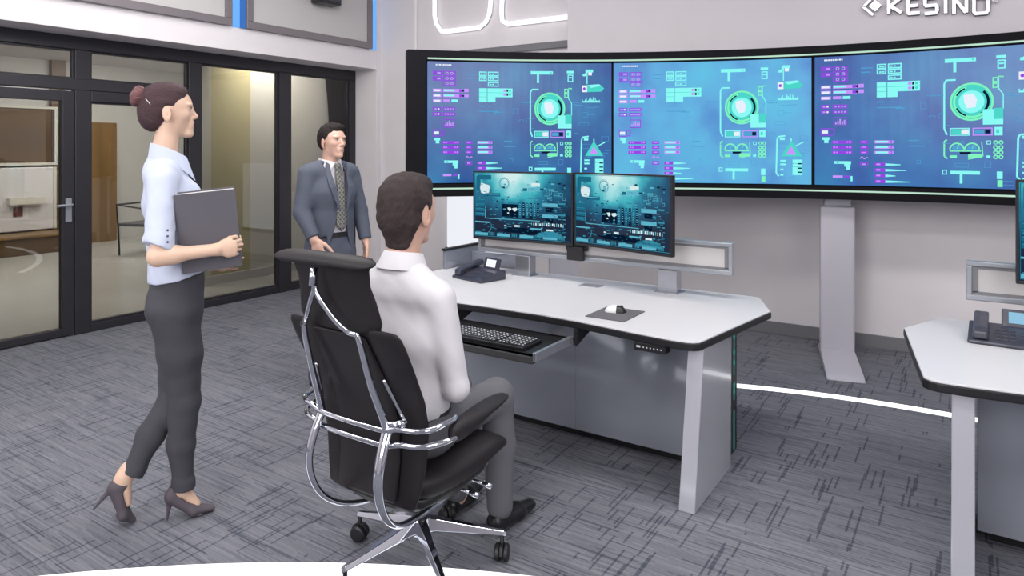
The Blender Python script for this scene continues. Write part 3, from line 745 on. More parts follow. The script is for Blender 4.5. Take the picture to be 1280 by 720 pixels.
# monitors
mon_stops = [(.14, (6, 30, 56)), (.30, (12, 74, 108)), (.44, (26, 118, 148)), (.56, (60, 178, 190)), (.70, (150, 216, 220)), (.85, (206, 236, 234))]
MS = screen_material('desk_screen', mon_stops, 3.0, seed=1.7, detail=5, centre=(.42, .95, 1.0, .62))
MG = [emit('mon_cyan', (96, 178, 200)), emit('mon_white', (214, 234, 238)), emit('mon_dark', (6, 24, 46)), emit('mon_teal', (30, 104, 132)), emit('mon_mid', (54, 140, 165))]
def mon_ui(ui):
    r = random.Random(12)
    ui.ring(300, 90, 40, 46, 4, n=30); ui.ring(300, 90, 52, 54, 4, n=30)
    ui.poly([(70, 90), (150, 110), (160, 140), (140, 190), (70, 180), (56, 130)], 1)
    for i in range(4): ui.rect(10, 230+i*40, 110, 262+i*40, 3); ui.rect(16, 236+i*40, 104, 240+i*40, 4, 1)
    ui.line([(112, 300), (112, 400), (640, 400)], 6, 0)
    ui.rect(280, 268, 430, 382, 2); ui.poly([(330, 300), (360, 296), (372, 310), (352, 330), (340, 318)], 1, 1); ui.poly([(378, 302), (420, 296), (428, 316), (404, 330), (384, 320)], 1, 1); ui.rect(330, 340, 346, 350, 1, 1)
    for i in range(6): ui.rect(442+i*34, 250, 464+i*34, 384, 2 if i % 2 else 3); [ui.rect(446+i*34, 262+j*18, 460+i*34, 268+j*18, 0, 1) for j in range(6)]
    for y in (246, 340): ui.rect(660, y, 800, y+30, 0); ui.rect(690, y+38, 760, y+74, 2); ui.rect(810, y-6, 870, y+8, 4)
    for i in range(9):
        x = 700+r.uniform(0, 150); y = 90+r.uniform(0, 110); ui.frame(x, y, x+r.uniform(20, 60), y+r.uniform(14, 40), 0, 3)
    ui.rect(560, 80, 640, 110, 1); ui.rect(530, 120, 640, 150, 0); ui.rect(480, 126, 520, 150, 3); ui.rect(110, 176, 260, 206, 3); ui.rect(120, 182, 250, 190, 0, 1); ui.rect(30, 20, 170, 60, 3); ui.rect(20, 30, 60, 150, 3)
    for i in range(16):
        x = 560+i*19; ui.rect(x, 412+r.uniform(0, 8), x+r.uniform(6, 15), 436+r.uniform(0, 8), 1 if i % 3 else 0)
    ui.poly([(270, 500), (330, 474), (480, 466), (620, 486), (840, 506), (840, 520), (300, 510)], 2); ui.rect(300, 452, 320, 462, 1); ui.rect(400, 446, 450, 462, 1); ui.rect(550, 462, 660, 476, 0); ui.rect(700, 466, 760, 480, 1)
    for i in range(22): ui.rect(600+r.uniform(0, 230), 480+r.uniform(0, 50), 620+r.uniform(0, 230), 486+r.uniform(0, 50), 4)
    ui.rect(4, 556, 914, 560, 4); ui.rect(4, 4, 8, 560, 3); ui.rect(4, 4, 914, 7, 3)
    for i in range(4):
        x = 8+i*220; ui.rect(x, 528, x+130, 552, 0); ui.rect(x+8, 520, x+60, 526, 4); [ui.rect(x+145+j*14, 520, x+153+j*14, 550, 4) for j in range(4)]
    ui.rect(8, 430, 160, 442, 0); ui.ring(110, 470, 60, 66, 4, -.4, 1.4, 14)
    for i in range(150):
        x, y = r.uniform(10, 860), r.uniform(60, 520); w = r.uniform(6, 34); ui.rect(x, y, x+w, y+r.choice((5, 8, 12)), r.choice((0, 3, 4, 4, 2)))
    for i in range(60):
        x, y = r.uniform(10, 880), r.uniform(200, 540); w = r.uniform(8, 50)
        ui.rect(x, y, min(x+w, 915), y+3, r.choice((0, 3, 4)))
def make_monitor(p0, p1, z0, z1, label):
    p0 = Vector(p0); p1 = Vector(p1); d = p1-p0; w = d.length; a = math.atan2(d.y, d.x); c = (p0+p1)/2
    t = thing('desk_monitor', (c.x, c.y, z0), a, label, 'monitor'); h = z1-z0; b = .010
    mb = MB(); mb.box(-w/2, w/2, 0.006, .030, 0, h); mb.build('housing', M['plastic'], t, bevel=.004)
    mb = MB(); mb.box(-w/2, w/2, -.002, .006, 0, b+.004); mb.box(-w/2, w/2, -.002, .006, h-b, h); mb.box(-w/2, -w/2+b, -.002, .006, b, h-b); mb.box(w/2-b, w/2, -.002, .006, b, h-b)
    mb.build('bezel', M['plastic'], t, bevel=.0015)
    me = bpy.data.meshes.new('display'); x0, x1, y0, y1 = -w/2+b, w/2-b, b+.004, h-b
    me.from_pydata([(x0, 0.001, y0), (x1, 0.001, y0), (x1, 0.001, y1), (x0, 0.001, y1), (x0, .006, y0), (x1, .006, y0), (x1, .006, y1), (x0, .006, y1)], [], [(0, 1, 2, 3), (4, 7, 6, 5), (0, 4, 5, 1), (1, 5, 6, 2), (2, 6, 7, 3), (3, 7, 4, 0)])
    uv = me.uv_layers.new(name='UVMap')
    for pl in me.polygons:
        for li in pl.loop_indices:
            v = me.vertices[me.loops[li].vertex_index].co; uv.data[li].uv = ((v.x-x0)/(x1-x0), (v.z-y0)/(y1-y0))
    dsp = link('display', me, t, [MS])
    ui = UI(lambda u, v, e: Vector((x0+(x1-x0)*u, .001-e, y1-(y1-y0)*v))); mon_ui(ui); ui.mb.build('screen_graphics', MG, dsp)
    boxo('mount', -.05, .05, .030, .058, .0, .22, M['plastic'], t, bevel=.003)
    return t
m1 = make_monitor((-2.768, 3.715), (-2.040, 3.755), .925, 1.373, 'left desk monitor with a teal data screen, above the centre desk')
m2 = make_monitor((-2.030, 3.755), (-1.345, 3.590), .935, 1.377, 'right desk monitor of the centre desk, angled inward with a teal data screen')
m3 = copy_tree(m1); m3.location = (.52, 3.71, .94); m3.rotation_euler[2] = math.radians(3); m3['label'] = 'desk monitor cut off by the right edge of the picture, on the right desk'
arm = MB()
for (x, y0, z) in ((-2.032, 3.765, .90),): arm.box(x-.055, x+.055, y0, 3.80, .845, .93)
ar = thing('monitor_bracket', (-2.032, 3.775, .835), 0, 'black clamp holding the two desk monitors to the rail, between their lower corners', 'bracket')
boxo('clamp', -.055, .055, -.012, .018, 0, .085, M['black_edge'], ar, bevel=.004)
boxo('plate', -.075, .075, .014, .022, .06, .16, M['black_edge'], ar)

# desk phones
def make_phone(x, y, rz, label):
    t = thing('desk_phone', (x, y, .701), rz, label, 'phone')
    mb = MB(); T = Matrix(((0, 0, 1, 0), (1, 0, 0, 0), (0, 1, 0, 0), (0, 0, 0, 1)))
    mb.prism([(-.11, .0), (.10, 0), (.10, .055), (.06, .062), (-.11, .016)], -.14, .14, mtx=T); mb.build('base', M['phone'], t, bevel=.006, seg=3)
    d = bpy.data.objects.new('display_head', None); C.objects.link(d); d.parent = t; d.location = (.045, .055, .055); d.rotation_euler = (math.radians(-18), 0, 0)
    boxo('screen_housing', -.068, .068, -.008, .014, -.01, .075, M['phone'], d, bevel=.005)
    boxo('screen', -.043, .043, -.0095, -.0075, .015, .062, PH_SCR, d)
    # handset lying front to back at the left
    hs = MB(); hs.prism([(-.105, .022), (-.105, .055), (-.07, .068), (.05, .092), (.098, .104), (.104, .070), (.06, .062), (.04, .066), (-.05, .046), (-.07, .024)], -.122, -.068, mtx=T)
    hs.build('handset', M['phone'], t, bevel=.008, seg=3)
    kp = MB()
    for r in range(4):
        for c in range(3):
            yy = -.085+r*.028; zz = .016+(yy+.11)*.27
            kp.box(-.045+c*.026, -.027+c*.026, yy, yy+.018, zz, zz+.006)
    for r in range(4): yy = -.085+r*.028; zz = .016+(yy+.11)*.27; kp.box(.05, .12, yy, yy+.012, zz, zz+.005)
    kp.build('keypad', M['plastic_g'], t, bevel=.001)
    return t
PH_SCR = emit('phone_screen_white', (244, 248, 255), 1.05)
p1 = make_phone(-2.60, 3.555, math.radians(-13), 'charcoal desk phone with a lit white display on the centre desk')
PH_SCR = emit('phone_screen_blue', (146, 196, 224), 1.0)
p2 = make_phone(.125, 3.615, math.radians(-2), 'charcoal desk phone with a pale blue display on the right desk')

# mouse and pad
mp_ = thing('mouse_pad', (-1.476, 3.158, .7005), 0, 'thin grey mouse pad on the front of the centre desk', 'mouse pad')
boxo('pad', -.103, .103, -.126, .126, 0, .004, M['pad'], mp_, bevel=.001)
ms = thing('computer_mouse', (-1.49, 3.19, .7045), math.radians(82), 'small white and black computer mouse on the grey pad', 'mouse')
def mouse_part(name, x0, x1, m):
    mb = MB(); rs = []
    n = 8
    for i in range(n+1):
        x = x0+(x1-x0)*i/n; t = x/.055
        w = .030*(1-.35*t**4)*math.sqrt(max(.02, 1-t**6)); h = .034*(1-.55*t*t)*math.sqrt(max(.05, 1-t**8))
        rs.append([(x, w*math.cos(a)*(abs(math.cos(a))**-.25 if abs(math.cos(a)) > .01 else 1), max(0, h*math.sin(a))) for a in [PI*j/12 for j in range(13)]])
    mb.rings(rs); mb.build(name, m, ms, smooth=False)
ms.rotation_euler[2] = math.radians(12)
mouse_part('palm_shell', -.054, .008, M['mouse_w']); mouse_part('button_shell', .009, .054, M['plastic'])
mb = MB(); mb.cyl((.03, -.004, .026), .009, .008, 'y', 16); mb.build('scroll_wheel', M['plastic_g'], ms)

# keyboard
kb = thing('keyboard', (-1.93, 2.735, .6045), 0, 'black keyboard with pale key legends on the pull-out tray in front of the seated man', 'keyboard')
boxo('case', -.235, .235, -.085, .085, 0, .016, M['plastic'], kb, bevel=.004)
mk, mm = MB(), MB()
for r in range(6):
    y = -.072+r*.0245; x = -.226
    while x < .222:
        w = .0165 if not (r == 0 and -.12 < x < -.02) else .10
        if abs(x-.075) < .008 or abs(x-.140) < .006: x += .009; continue
        mk.box(x, x+w, y, y+.018, .016, .0225)
        mm.box(x+.004, x+min(w, .0165)-.004, y+.006, y+.013, .0225, .0228)
        x += w+.0028
mk.build('keycaps', M['key'], kb, bevel=.001); mm.build('key_legends', M['key_mark'], kb)

# ------------------------------------------------------------------ office chair
CH = thing('office_chair', (-1.687, 1.94, 0), 0, 'black leather high-backed office chair on a chrome frame, under the seated man', 'chair')
def office_chair():
    # star base
    for k in range(5):
        a = math.radians(38+72*k); d = Vector((math.cos(a), math.sin(a), 0)); sd = Vector((-d.y, d.x, 0))
        mb = MB(); rs = []
        for (r, z, w, h) in ((.015, .150, .030, .026), (.06, .146, .026, .022), (.16, .128, .020, .015), (.27, .108, .014, .010), (.305, .102, .012, .009), (.315, .098, .008, .006)):
            p = d*r+Vector((0, 0, z)); rs.append([p+sd*w*.55+Vector((0, 0, h)), p+sd*w-Vector((0, 0, h*.6)), p+sd*w*.8-Vector((0, 0, h)), p-sd*w*.8-Vector((0, 0, h)), p-sd*w-Vector((0, 0, h*.6)), p-sd*w*.55+Vector((0, 0, h))])
        mb.rings(rs); leg = mb.build('base_arm', M['chrome'], CH, bevel=.003, auto=False)
        c = MB(); cp = d*.300
        sw = math.radians(25+40*k)
        ax = Vector((math.cos(sw), math.sin(sw), 0)); tv = Vector((-ax.y, ax.x, 0))
        mt = Matrix(((ax.x, tv.x, 0, cp.x), (ax.y, tv.y, 0, cp.y), (0, 0, 1, 0), (0, 0, 0, 1)))
        for s in (-1, 1):
            ring = []
            for xx, rr in ((.006, .024), (.010, .031), (.022, .031), (.027, .024)):
                ring.append([mt @ Vector((s*xx, rr*math.cos(2*PI*j/20), .031+rr*math.sin(2*PI*j/20))) for j in range(20)])
            c.rings(ring)
        hood = [[mt @ Vector((xx, .034*math.cos(a2), .033+.034*math.sin(a2))) for a2 in [PI*j/10-.2 for j in range(12)]]+[mt @ Vector((xx, .026*math.cos(a2), .033+.026*math.sin(a2))) for a2 in [PI*j/10-.2 for j in range(12)][::-1]] for xx in (-.006, .006)]
        c.rings(hood); c.cyl((cp.x, cp.y, .06), .008, .045, n=12)
        c.build('caster', M['plastic'], CH, bevel=.002)
    mb = MB(); mb.cyl((0, 0, .115), .038, .06, n=28, r2=.034); mb.build('base_hub', M['chrome'], CH, bevel=.006)
    mb = MB(); mb.cyl((0, 0, .17), .026, .06, n=24); mb.cyl((0, 0, .23), .018, .07, n=24); mb.build('gas_lift', M['plastic'], CH)
    mb = MB(); mb.box(-.075, .075, -.13, .17, .285, .34); mb.build('tilt_mechanism', M['plastic_g'], CH, bevel=.02)
    for s, y in ((1, .10), (1, .02)):
        mb = MB(); mb.tube([(s*.07, y, .31), (s*.17, y+.02, .30), (s*.20, y+.03, .292)], .006, n=8); mb.tube([(s*.19, y+.028, .294), (s*.225, y+.035, .288)], .011, n=10); mb.build('lever', M['chrome'], CH, smooth=True)
    # seat cushion
    def loft(stations, prof, n=36, e=3.0):
        rs = []
        for (y, zc, w, h) in stations:
            r = []
            for j in range(n):
                a = 2*PI*j/n; ca, sa = math.cos(a), math.sin(a)
                x = w*math.copysign(abs(ca)**(2/e), ca); z = h*math.copysign(abs(sa)**(2/e), sa)
                r.append((x, y, zc+z+prof(x/w)))
            rs.append(r)
        return rs
    st = [(-.245, .405, .17, .020), (-.235, .405, .20, .042), (-.19, .392, .225, .054), (-.08, .391, .242, .057), (.04, .400, .25, .055), (.13, .420, .25, .050), (.19, .418, .245, .042), (.225, .410, .235, .030), (.243, .402, .215, .014)]
    mb = MB(); mb.rings(loft(st, lambda u: .014*u*u)); mb.build('seat', M['leather'], CH, smooth=True, subd=1)
    st = [(-.24, .345, .14, .02), (-.2, .335, .19, .035), (-.05, .335, .215, .04), (.1, .350, .215, .034), (.2, .372, .19, .02), (.215, .378, .15, .008)]
    mb = MB(); mb.rings(loft(st, lambda u: .02*u*u)); mb.build('seat_shell', M['plastic'], CH, smooth=True)
    # back: a curved slab, lumbar bulge, wings forward
    def backslab(name, zs, th, wing, m, e=2.6, crease=True):
        n = 28; rs = []
        for (z, y, w, t) in zs:
            r = []
            front = [(-1+2*j/n) for j in range(n+1)]
            for u in front:
                k = (1-abs(u)**6)
                r.append((w*u, y+wing*u*u+t*max(.12, k), z))
            for u in front[::-1]:
                k = (1-abs(u)**6)
                r.append((w*u, y+wing*u*u-t*.35*max(.12, k), z))
            rs.append(r)
        mb = MB(); mb.rings(rs); return mb.build(name, m, CH, smooth=True)
    bk = backslab('backrest', [(.352, -.258, .17, .012), (.36, -.258, .195, .03), (.42, -.250, .212, .038), (.50, -.242, .226, .042), (.62, -.245, .240, .044), (.72, -.275, .248, .042), (.82, -.325, .254, .038), (.90, -.365, .256, .034), (.94, -.384, .252, .028), (.958, -.392, .240, .018), (.962, -.394, .22, .006)], .03, .008, M['leather'])
    # inner recess panel seen from behind
    backslab('lumbar_panel', [(.37, -.272, .120, .008), (.38, -.274, .135, .012), (.50, -.260, .14, .014), (.62, -.264, .142, .014), (.74, -.302, .142, .014), (.86, -.362, .130, .014), (.93, -.396, .12, .012), (.94, -.400, .10, .006)], .02, .0, M['leather'])
    hr = backslab('headrest', [(.944, -.398, .13, .006), (.950, -.402, .170, .016), (.985, -.408, .184, .022), (1.05, -.422, .172, .024), (1.10, -.437, .162, .024), (1.15, -.450, .170, .022), (1.178, -.457, .190, .018), (1.192, -.460, .195, .012)], .02, .02, M['leather'])
    rs = []
    for i in range(25):
        u = -1+2*i/24; r_ = .017*(1-abs(u)**8*.7); x = .222*u
        rs.append([(x, -.462+.004*u*u+2.1*r_*math.cos(a), 1.180-.004*u*u+r_*math.sin(a)+.25*(2.1*r_*math.cos(a))) for a in [2*PI*j/14 for j in range(14)]])
    mb = MB(); mb.rings(rs); mb.build('headrest_roll', M['leather'], CH, smooth=True, subd=1)
    # chrome Y bracket behind the headrest
    mb = MB()
    mb.tube(catmull([(0, -.494, 1.135), (0, -.492, 1.11), (-.004, -.490, 1.085), (-.026, -.484, 1.05), (-.066, -.466, .995), (-.100, -.446, .962), (-.122, -.436, .955)], 6), .0085, n=10)
    mb.tube(catmull([(0, -.492, 1.11), (.004, -.490, 1.085), (.026, -.484, 1.05), (.066, -.466, .995), (.100, -.446, .962), (.122, -.436, .955)], 6), .0085, n=10)
    mb.tube([(0, -.492, 1.155), (0, -.498, 1.10)], .014, rb=.010, n=12)
    mb.build('headrest_bracket', M['chrome'], CH, smooth=True)
    # chrome side frames
    for s in (-1, 1):
        P = catmull([(s*.112, -.434, .958), (s*.122, -.428, .945), (s*.128, -.418, .905), (s*.134, -.385, .79), (s*.145, -.345, .68), (s*.150, -.330, .635)], 6)
        mb = MB(); mb.tube(P, [.008+.006*(i/(len(P)-1)) for i in range(len(P))], n=12); mb.build('upper_frame', M['chrome'], CH, smooth=True)
        P = catmull([(s*.150, -.326, .640), (s*.155, -.355, .58), (s*.158, -.378, .50), (s*.156, -.368, .42), (s*.148, -.325, .345), (s*.13, -.245, .290), (s*.105, -.12, .262), (s*.105, .0, .268), (s*.12, .12, .285), (s*.14, .225, .325)], 6)
        n = len(P); mb = MB(); mb.tube(P, [.020-.011*(i/(n-1)) for i in range(n)], rb=[.012-.003*(i/(n-1)) for i in range(n)], n=12); mb.build('lower_frame', M['chrome'], CH, smooth=True)
        mb = MB(); mb.tube(catmull([(s*.155, -.35, .80), (s*.17, -.325, .74), (s*.185, -.30, .68), (s*.195, -.292, .655)], 5), .006, n=8); mb.tube([(s*.15, -.33, .655), (s*.20, -.30, .655)], .011, n=10); mb.build('lumbar_strut', M['chrome'], CH, smooth=True)
    # twin chrome arm loops running round the back
    for nm, dz, dy, xe, ye in (('arm_tube', .648, 0, .300, -.165), ('arm_tube', .598, .006, .312, -.150)):
        half = [(.0, -.345), (.08, -.343), (.15, -.338), (.20, -.332), (.25, -.315), (.285, -.285), (xe, -.235), (xe+.002, -.19), (xe-.006, ye)]
        Pp = [(-x, y+dy, dz-(.012 if x < .2 else 0)+(.004 if x > .29 else 0)) for x, y in half[::-1]]+[(x, y+dy, dz-(.012 if x < .2 else 0)+(.004 if x > .29 else 0)) for x, y in half[1:]]
        mb = MB(); mb.tube(catmull(Pp, 5), .0095, n=12); mb.build(nm, M['chrome'], CH, smooth=True)
    for s in (-1, 1):
        rs = []
        for (y, zc, w, h, dx) in ((-.205, .612, .010, .018, .006), (-.198, .612, .020, .028, .005), (-.165, .613, .030, .034, .004), (-.11, .620, .037, .029, .002), (-.04, .633, .040, .019, 0), (.04, .641, .039, .012, -.002), (.09, .642, .032, .009, -.006), (.118, .641, .022, .007, -.010), (.130, .640, .012, .004, -.012)):
            r = []
            for j in range(24):
                a = 2*PI*j/24; ca, sa = math.cos(a), math.sin(a)
                r.append((s*(.300+dx)+w*math.copysign(abs(ca)**.8, ca), y, zc+h*math.copysign(abs(sa)**.9, sa)))
            rs.append(r)
        mb = MB(); mb.rings(rs); mb.build('armrest', M['leather'], CH, smooth=True, subd=1)
office_chair()

# ------------------------------------------------------------------ implicit surfaces for people
V = lambda *a: np.array(a, dtype=np.float32)
def nrm(v): v = np.asarray(v, dtype=np.float32); return v/np.linalg.norm(v)
class Prim: pass
def cone(a, b, r1, r2):
    a = V(*a); b = V(*b); ab = b-a; L2 = float(ab @ ab)+1e-12
    def f(P):
        t = np.clip(((P-a) @ ab)/L2, 0, 1)
        return np.linalg.norm(P-(a+t[:, None]*ab), axis=1)-(r1+(r2-r1)*t)
    return f
def ecap(a, b, e1, e2, side):
    """elliptical cone: e = (radius along 'side', radius across it)"""
    a = V(*a); b = V(*b); ab = b-a; L = float(np.linalg.norm(ab))+1e-9; W = ab/L
    U = nrm(V(*side)-W*float(np.dot(V(*side), W))); Vv = np.cross(W, U)
    def f(P):
        q = P-a; w = q @ W; t = np.clip(w/L, 0, 1); u = q @ U; v = q @ Vv; e = w-t*L
        ra = e1[0]+(e2[0]-e1[0])*t; rb = e1[1]+(e2[1]-e1[1])*t; m = np.minimum(ra, rb)
        k = np.sqrt((u/ra)**2+(v/rb)**2+(e/m)**2)
        g = np.sqrt((u/ra**2)**2+(v/rb**2)**2+(e/m**2)**2)+1e-6
        return np.minimum(k*(k-1)/g, 1.0)
    return f
def ell(c, r, R=None):
    c = V(*c); r = V(*r)
    def f(P):
        q = P-c
        if R is not None: q = q @ R
        k = np.linalg.norm(q/r, axis=1); g = np.linalg.norm(q/(r*r), axis=1)+1e-6
        return k*(k-1)/g
    return f
def plane(p, n):
    p = V(*p); n = nrm(n)
    return lambda P: (p-P) @ n
def endcut(w, d, off, r=.10):
    w = V(*w); d = nrm(d)
    return lambda P: np.maximum(off-(P-w) @ d, np.linalg.norm(P-w, axis=1)-r)
def rbox(c, h, r, R=None):
    c = V(*c); h = V(*h)
    def f(P):
        q = P-c
        if R is not None: q = q @ R
        q = np.abs(q)-h+r
        return np.linalg.norm(np.maximum(q, 0), axis=1)+np.minimum(q.max(axis=1), 0)-r
    return f
class Model:
    def __init__(s): s.ops = []; s.disp = None; s.X = None
    def add(s, f, k=.02): s.ops.append(('a', f, k)); return s
    def sub(s, f, k=.005): s.ops.append(('s', f, k)); return s
    def cut(s, f, k=.004): s.ops.append(('s', f, k)); return s
    def ev(s, P, ops=None, disp=True):
        d = np.full(len(P), 5.0, dtype=np.float32)
        for o, f, k in (s.ops if ops is None else ops):
            e = f(P)
            if o == 'a':
                h = np.maximum(k-np.abs(d-e), 0)/k; d = np.minimum(d, e)-h*h*k*.25
            else:
                e = -e; h = np.maximum(k-np.abs(d-e), 0)/k; d = np.maximum(d, e)+h*h*k*.25
        if disp and s.disp is not None: d = d+s.disp(P)
        return d
def xform(fr, f):
    """evaluate f in the local frame fr = (origin, 3x3 columns x,y,z, scale)"""
    o, R, sc = fr
    return lambda P: f((P-o) @ R/sc)*sc
def mesh_model(name, md, lo, hi, h, mats, parent=None, matfun=None, smooth_it=1):
    B = 12
    lo = np.array(lo, dtype=np.float64); hi = np.array(hi, dtype=np.float64)
    nb = np.ceil((hi-lo)/(h*B)).astype(int)
    g = np.stack(np.meshgrid(*[np.arange(n) for n in nb], indexing='ij'), -1).reshape(-1, 3)
    cen = (lo+(g+.5)*B*h).astype(np.float32); R = B*h*math.sqrt(3)/2
    dc = md.ev(cen, disp=False)
    act = np.where(np.abs(dc) < R*1.25+.012)[0]
    each = [f(cen[act]) for o, f, k in md.ops]
    N = nb*B+3
    def lid(i): return (i[..., 0]*N[1]+i[..., 1])*N[2]+i[..., 2]
    loc = np.stack(np.meshgrid(*[np.arange(B+1)]*3, indexing='ij'), -1).reshape(-1, 3)
    cellV = {}; vid_keys = []; vid_pos = []
    edges = []  # (axis, point index, sign)
    for ai, bi in enumerate(act):
        base = g[bi]*B
        P = (lo+(loc+base)*h).astype(np.float32)
        ops = [op for oi, op in enumerate(md.ops) if (op[0] == 's' and each[oi][ai] < 2.4*R+op[2]+.02) or (op[0] == 'a' and each[oi][ai] < abs(dc[bi])+2.6*R+op[2]+.01)]
        if not any(o[0] == 'a' for o in ops): continue
        D = md.ev(P, ops).reshape(B+1, B+1, B+1)
        S = D < 0
        if S.all() or not S.any(): continue
        # cells
        c8 = [(a, b, c) for a in (0, 1) for b in (0, 1) for c in (0, 1)]
        cnt = sum(S[a:B+a, b:B+b, c:B+c].astype(np.int8) for a, b, c in c8)
        cell = np.argwhere((cnt > 0) & (cnt < 8))
        acc = np.zeros((len(cell), 3)); num = np.zeros(len(cell))
        for (a, b, c) in c8:
            for ax in range(3):
                if (a, b, c)[ax]: continue
                e = [a, b, c]; e[ax] = 1
                d0 = D[cell[:, 0]+a, cell[:, 1]+b, cell[:, 2]+c]; d1 = D[cell[:, 0]+e[0], cell[:, 1]+e[1], cell[:, 2]+e[2]]
                mk = (d0 < 0) != (d1 < 0); t = np.where(mk, d0/(np.where(mk, d0-d1, 1)), 0)
                pos = np.tile(np.array([a, b, c], dtype=float), (len(cell), 1)); pos[:, ax] = t
                acc += pos*mk[:, None]; num += mk
        pos = lo+(cell+base+acc/num[:, None])*h
        vid_keys.append(lid(cell+base)); vid_pos.append(pos)
        for ax in range(3):
            sl = [slice(0, B)]*3; s1 = [slice(0, B)]*3; s1[ax] = slice(1, B+1)
            A_, B_ = S[tuple(sl)], S[tuple(s1)]
            ed = np.argwhere(A_ != B_)
            if len(ed): edges.append((ax, ed+base, A_[ed[:, 0], ed[:, 1], ed[:, 2]]))
    keys = np.concatenate(vid_keys); posn = np.concatenate(vid_pos)
    order = np.argsort(keys); keys = keys[order]; posn = posn[order]
    faces = []
    for ax, e, sg in edges:
        u, v = (ax+1) % 3, (ax+2) % 3
        q = []
        for du, dv in ((0, 0), (-1, 0), (-1, -1), (0, -1)):
            c = e.copy(); c[:, u] += du; c[:, v] += dv
            k = lid(c); ix = np.searchsorted(keys, k); ix = np.clip(ix, 0, len(keys)-1)
            q.append(np.where(keys[ix] == k, ix, -1))
        q = np.stack(q, 1); ok = (q >= 0).all(1); q = q[ok]; s_ = sg[ok]
        q[~s_] = q[~s_][:, ::-1]
        faces.append(q)
    faces = np.concatenate(faces)
    # light laplacian smoothing of the surface-net steps
    for _ in range(smooth_it):
        acc = np.zeros_like(posn); cn = np.zeros(len(posn))
        for a, b in ((0, 1), (1, 2), (2, 3), (3, 0)):
            np.add.at(acc, faces[:, a], posn[faces[:, b]]); np.add.at(cn, faces[:, a], 1)
            np.add.at(acc, faces[:, b], posn[faces[:, a]]); np.add.at(cn, faces[:, b], 1)
        posn = posn*.5+.5*acc/np.maximum(cn, 1)[:, None]
    me = bpy.data.meshes.new(name)
    me.vertices.add(len(posn)); me.vertices.foreach_set('co', posn.astype(np.float32).ravel())
    me.loops.add(faces.size); me.loops.foreach_set('vertex_index', faces.astype(np.int32).ravel())
    me.polygons.add(len(faces)); me.polygons.foreach_set('loop_start', (np.arange(len(faces))*4).astype(np.int32)); me.polygons.foreach_set('loop_total', np.full(len(faces), 4, dtype=np.int32))
    me.update(calc_edges=True); me.validate()
    if matfun is not None:
        cen = posn[faces].mean(1)
        mi = matfun(cen).astype(np.int32)
        if len(me.polygons) == len(mi): me.polygons.foreach_set('material_index', mi)
    return link(name, me, parent, mats, smooth=True)

def Rz(a): c, s = math.cos(a), math.sin(a); return np.array([[c, -s, 0], [s, c, 0], [0, 0, 1]], dtype=np.float32)
def Ry(a): c, s = math.cos(a), math.sin(a); return np.array([[c, 0, s], [0, 1, 0], [-s, 0, c]], dtype=np.float32)
def Rx(a): c, s = math.cos(a), math.sin(a); return np.array([[1, 0, 0], [0, c, -s], [0, s, c]], dtype=np.float32)

def head_prims(m, fr, fem=False):
    """head in its own frame: x forward, y left, z up, chin at -.115, crown at +.115"""
    A = lambda f, k: m.add(xform(fr, f), k*fr[2]); S = lambda f, k: m.sub(xform(fr, f), k*fr[2])
    A(ell((-.014, 0, .030), (.092, .073, .084)), .02)
    A(ell((.030, 0, .020), (.058, .060, .062)), .03)                         # forehead
    A(ell((.030, 0, -.035), (.050, .053 if fem else .056, .055)), .03)        # mid face
    A(ecap((.008, 0, -.062), (.060, 0, -.090), (.045 if fem else .049, .030), (.022 if fem else .027, .021), (0, 1, 0)), .025)   # jaw
    A(ell((.081, 0, -.094), (.0135, .015 if fem else .018, .015)), .020)       # chin
    for s in (1, -1):
        A(ell((.052, s*.036, -.014), (.024, .020, .018)), .02)                # cheekbone
        S(ell((.094, s*.032, .012), (.020, .018, .011)), .014)                # socket
        A(ell((.068, s*.031, .011), (.0165, .0165, .0125)), .004)            # lids
        A(ell((.074, s*.030, .030), (.014, .022, .006)), .012)                # brow ridge
        A(ell((.093, s*.0095, -.026), (.009, .006 if fem else .0075, .006)), .006)   # nostril wing
        # ear
        R = Rz(s*.35)
        A(ell((-.010, s*.0735, -.014), (.019, .0065, .030), R), .006)
        S(ell((-.007, s*.082, -.010), (.0115, .0075, .019), R), .004)
        A(ell((-.010, s*.0770, -.010), (.005, .003, .012), R), .003)
        A(ell((-.004, s*.071, -.039), (.009, .006, .010), R), .006)
    A(cone((.080, 0, .022), (.103, 0, -.018), .0065, .0095), .012)            # nose bridge
    A(ell((.104, 0, -.021), (.009, .0085, .008)), .006)
    A(ell((.082, 0, -.056), (.014, .026, .024)), .016)                        # muzzle
    A(ell((.0925, 0, -.050), (.0065, .018, .0045)), .005)
    A(ell((.0910, 0, -.0605), (.0070, .016, .0052)), .005)
    S(ell((.100, 0, -.0545), (.010, .022, .0010)), .002)
def head_mats(fr):
    def f(c, fr=fr):
        q = (c.astype(np.float32)-fr[0]) @ fr[1]/fr[2]
        lips = (np.abs(q[:, 1]) < .0175) & (np.abs(q[:, 2]+.0557) < .0095*np.sqrt(np.clip(1-(q[:, 1]/.0178)**2, 0, 1))) & (q[:, 0] > .088-.012*(q[:, 1]/.0175)**2)
        return lips.astype(np.int32)
    return f
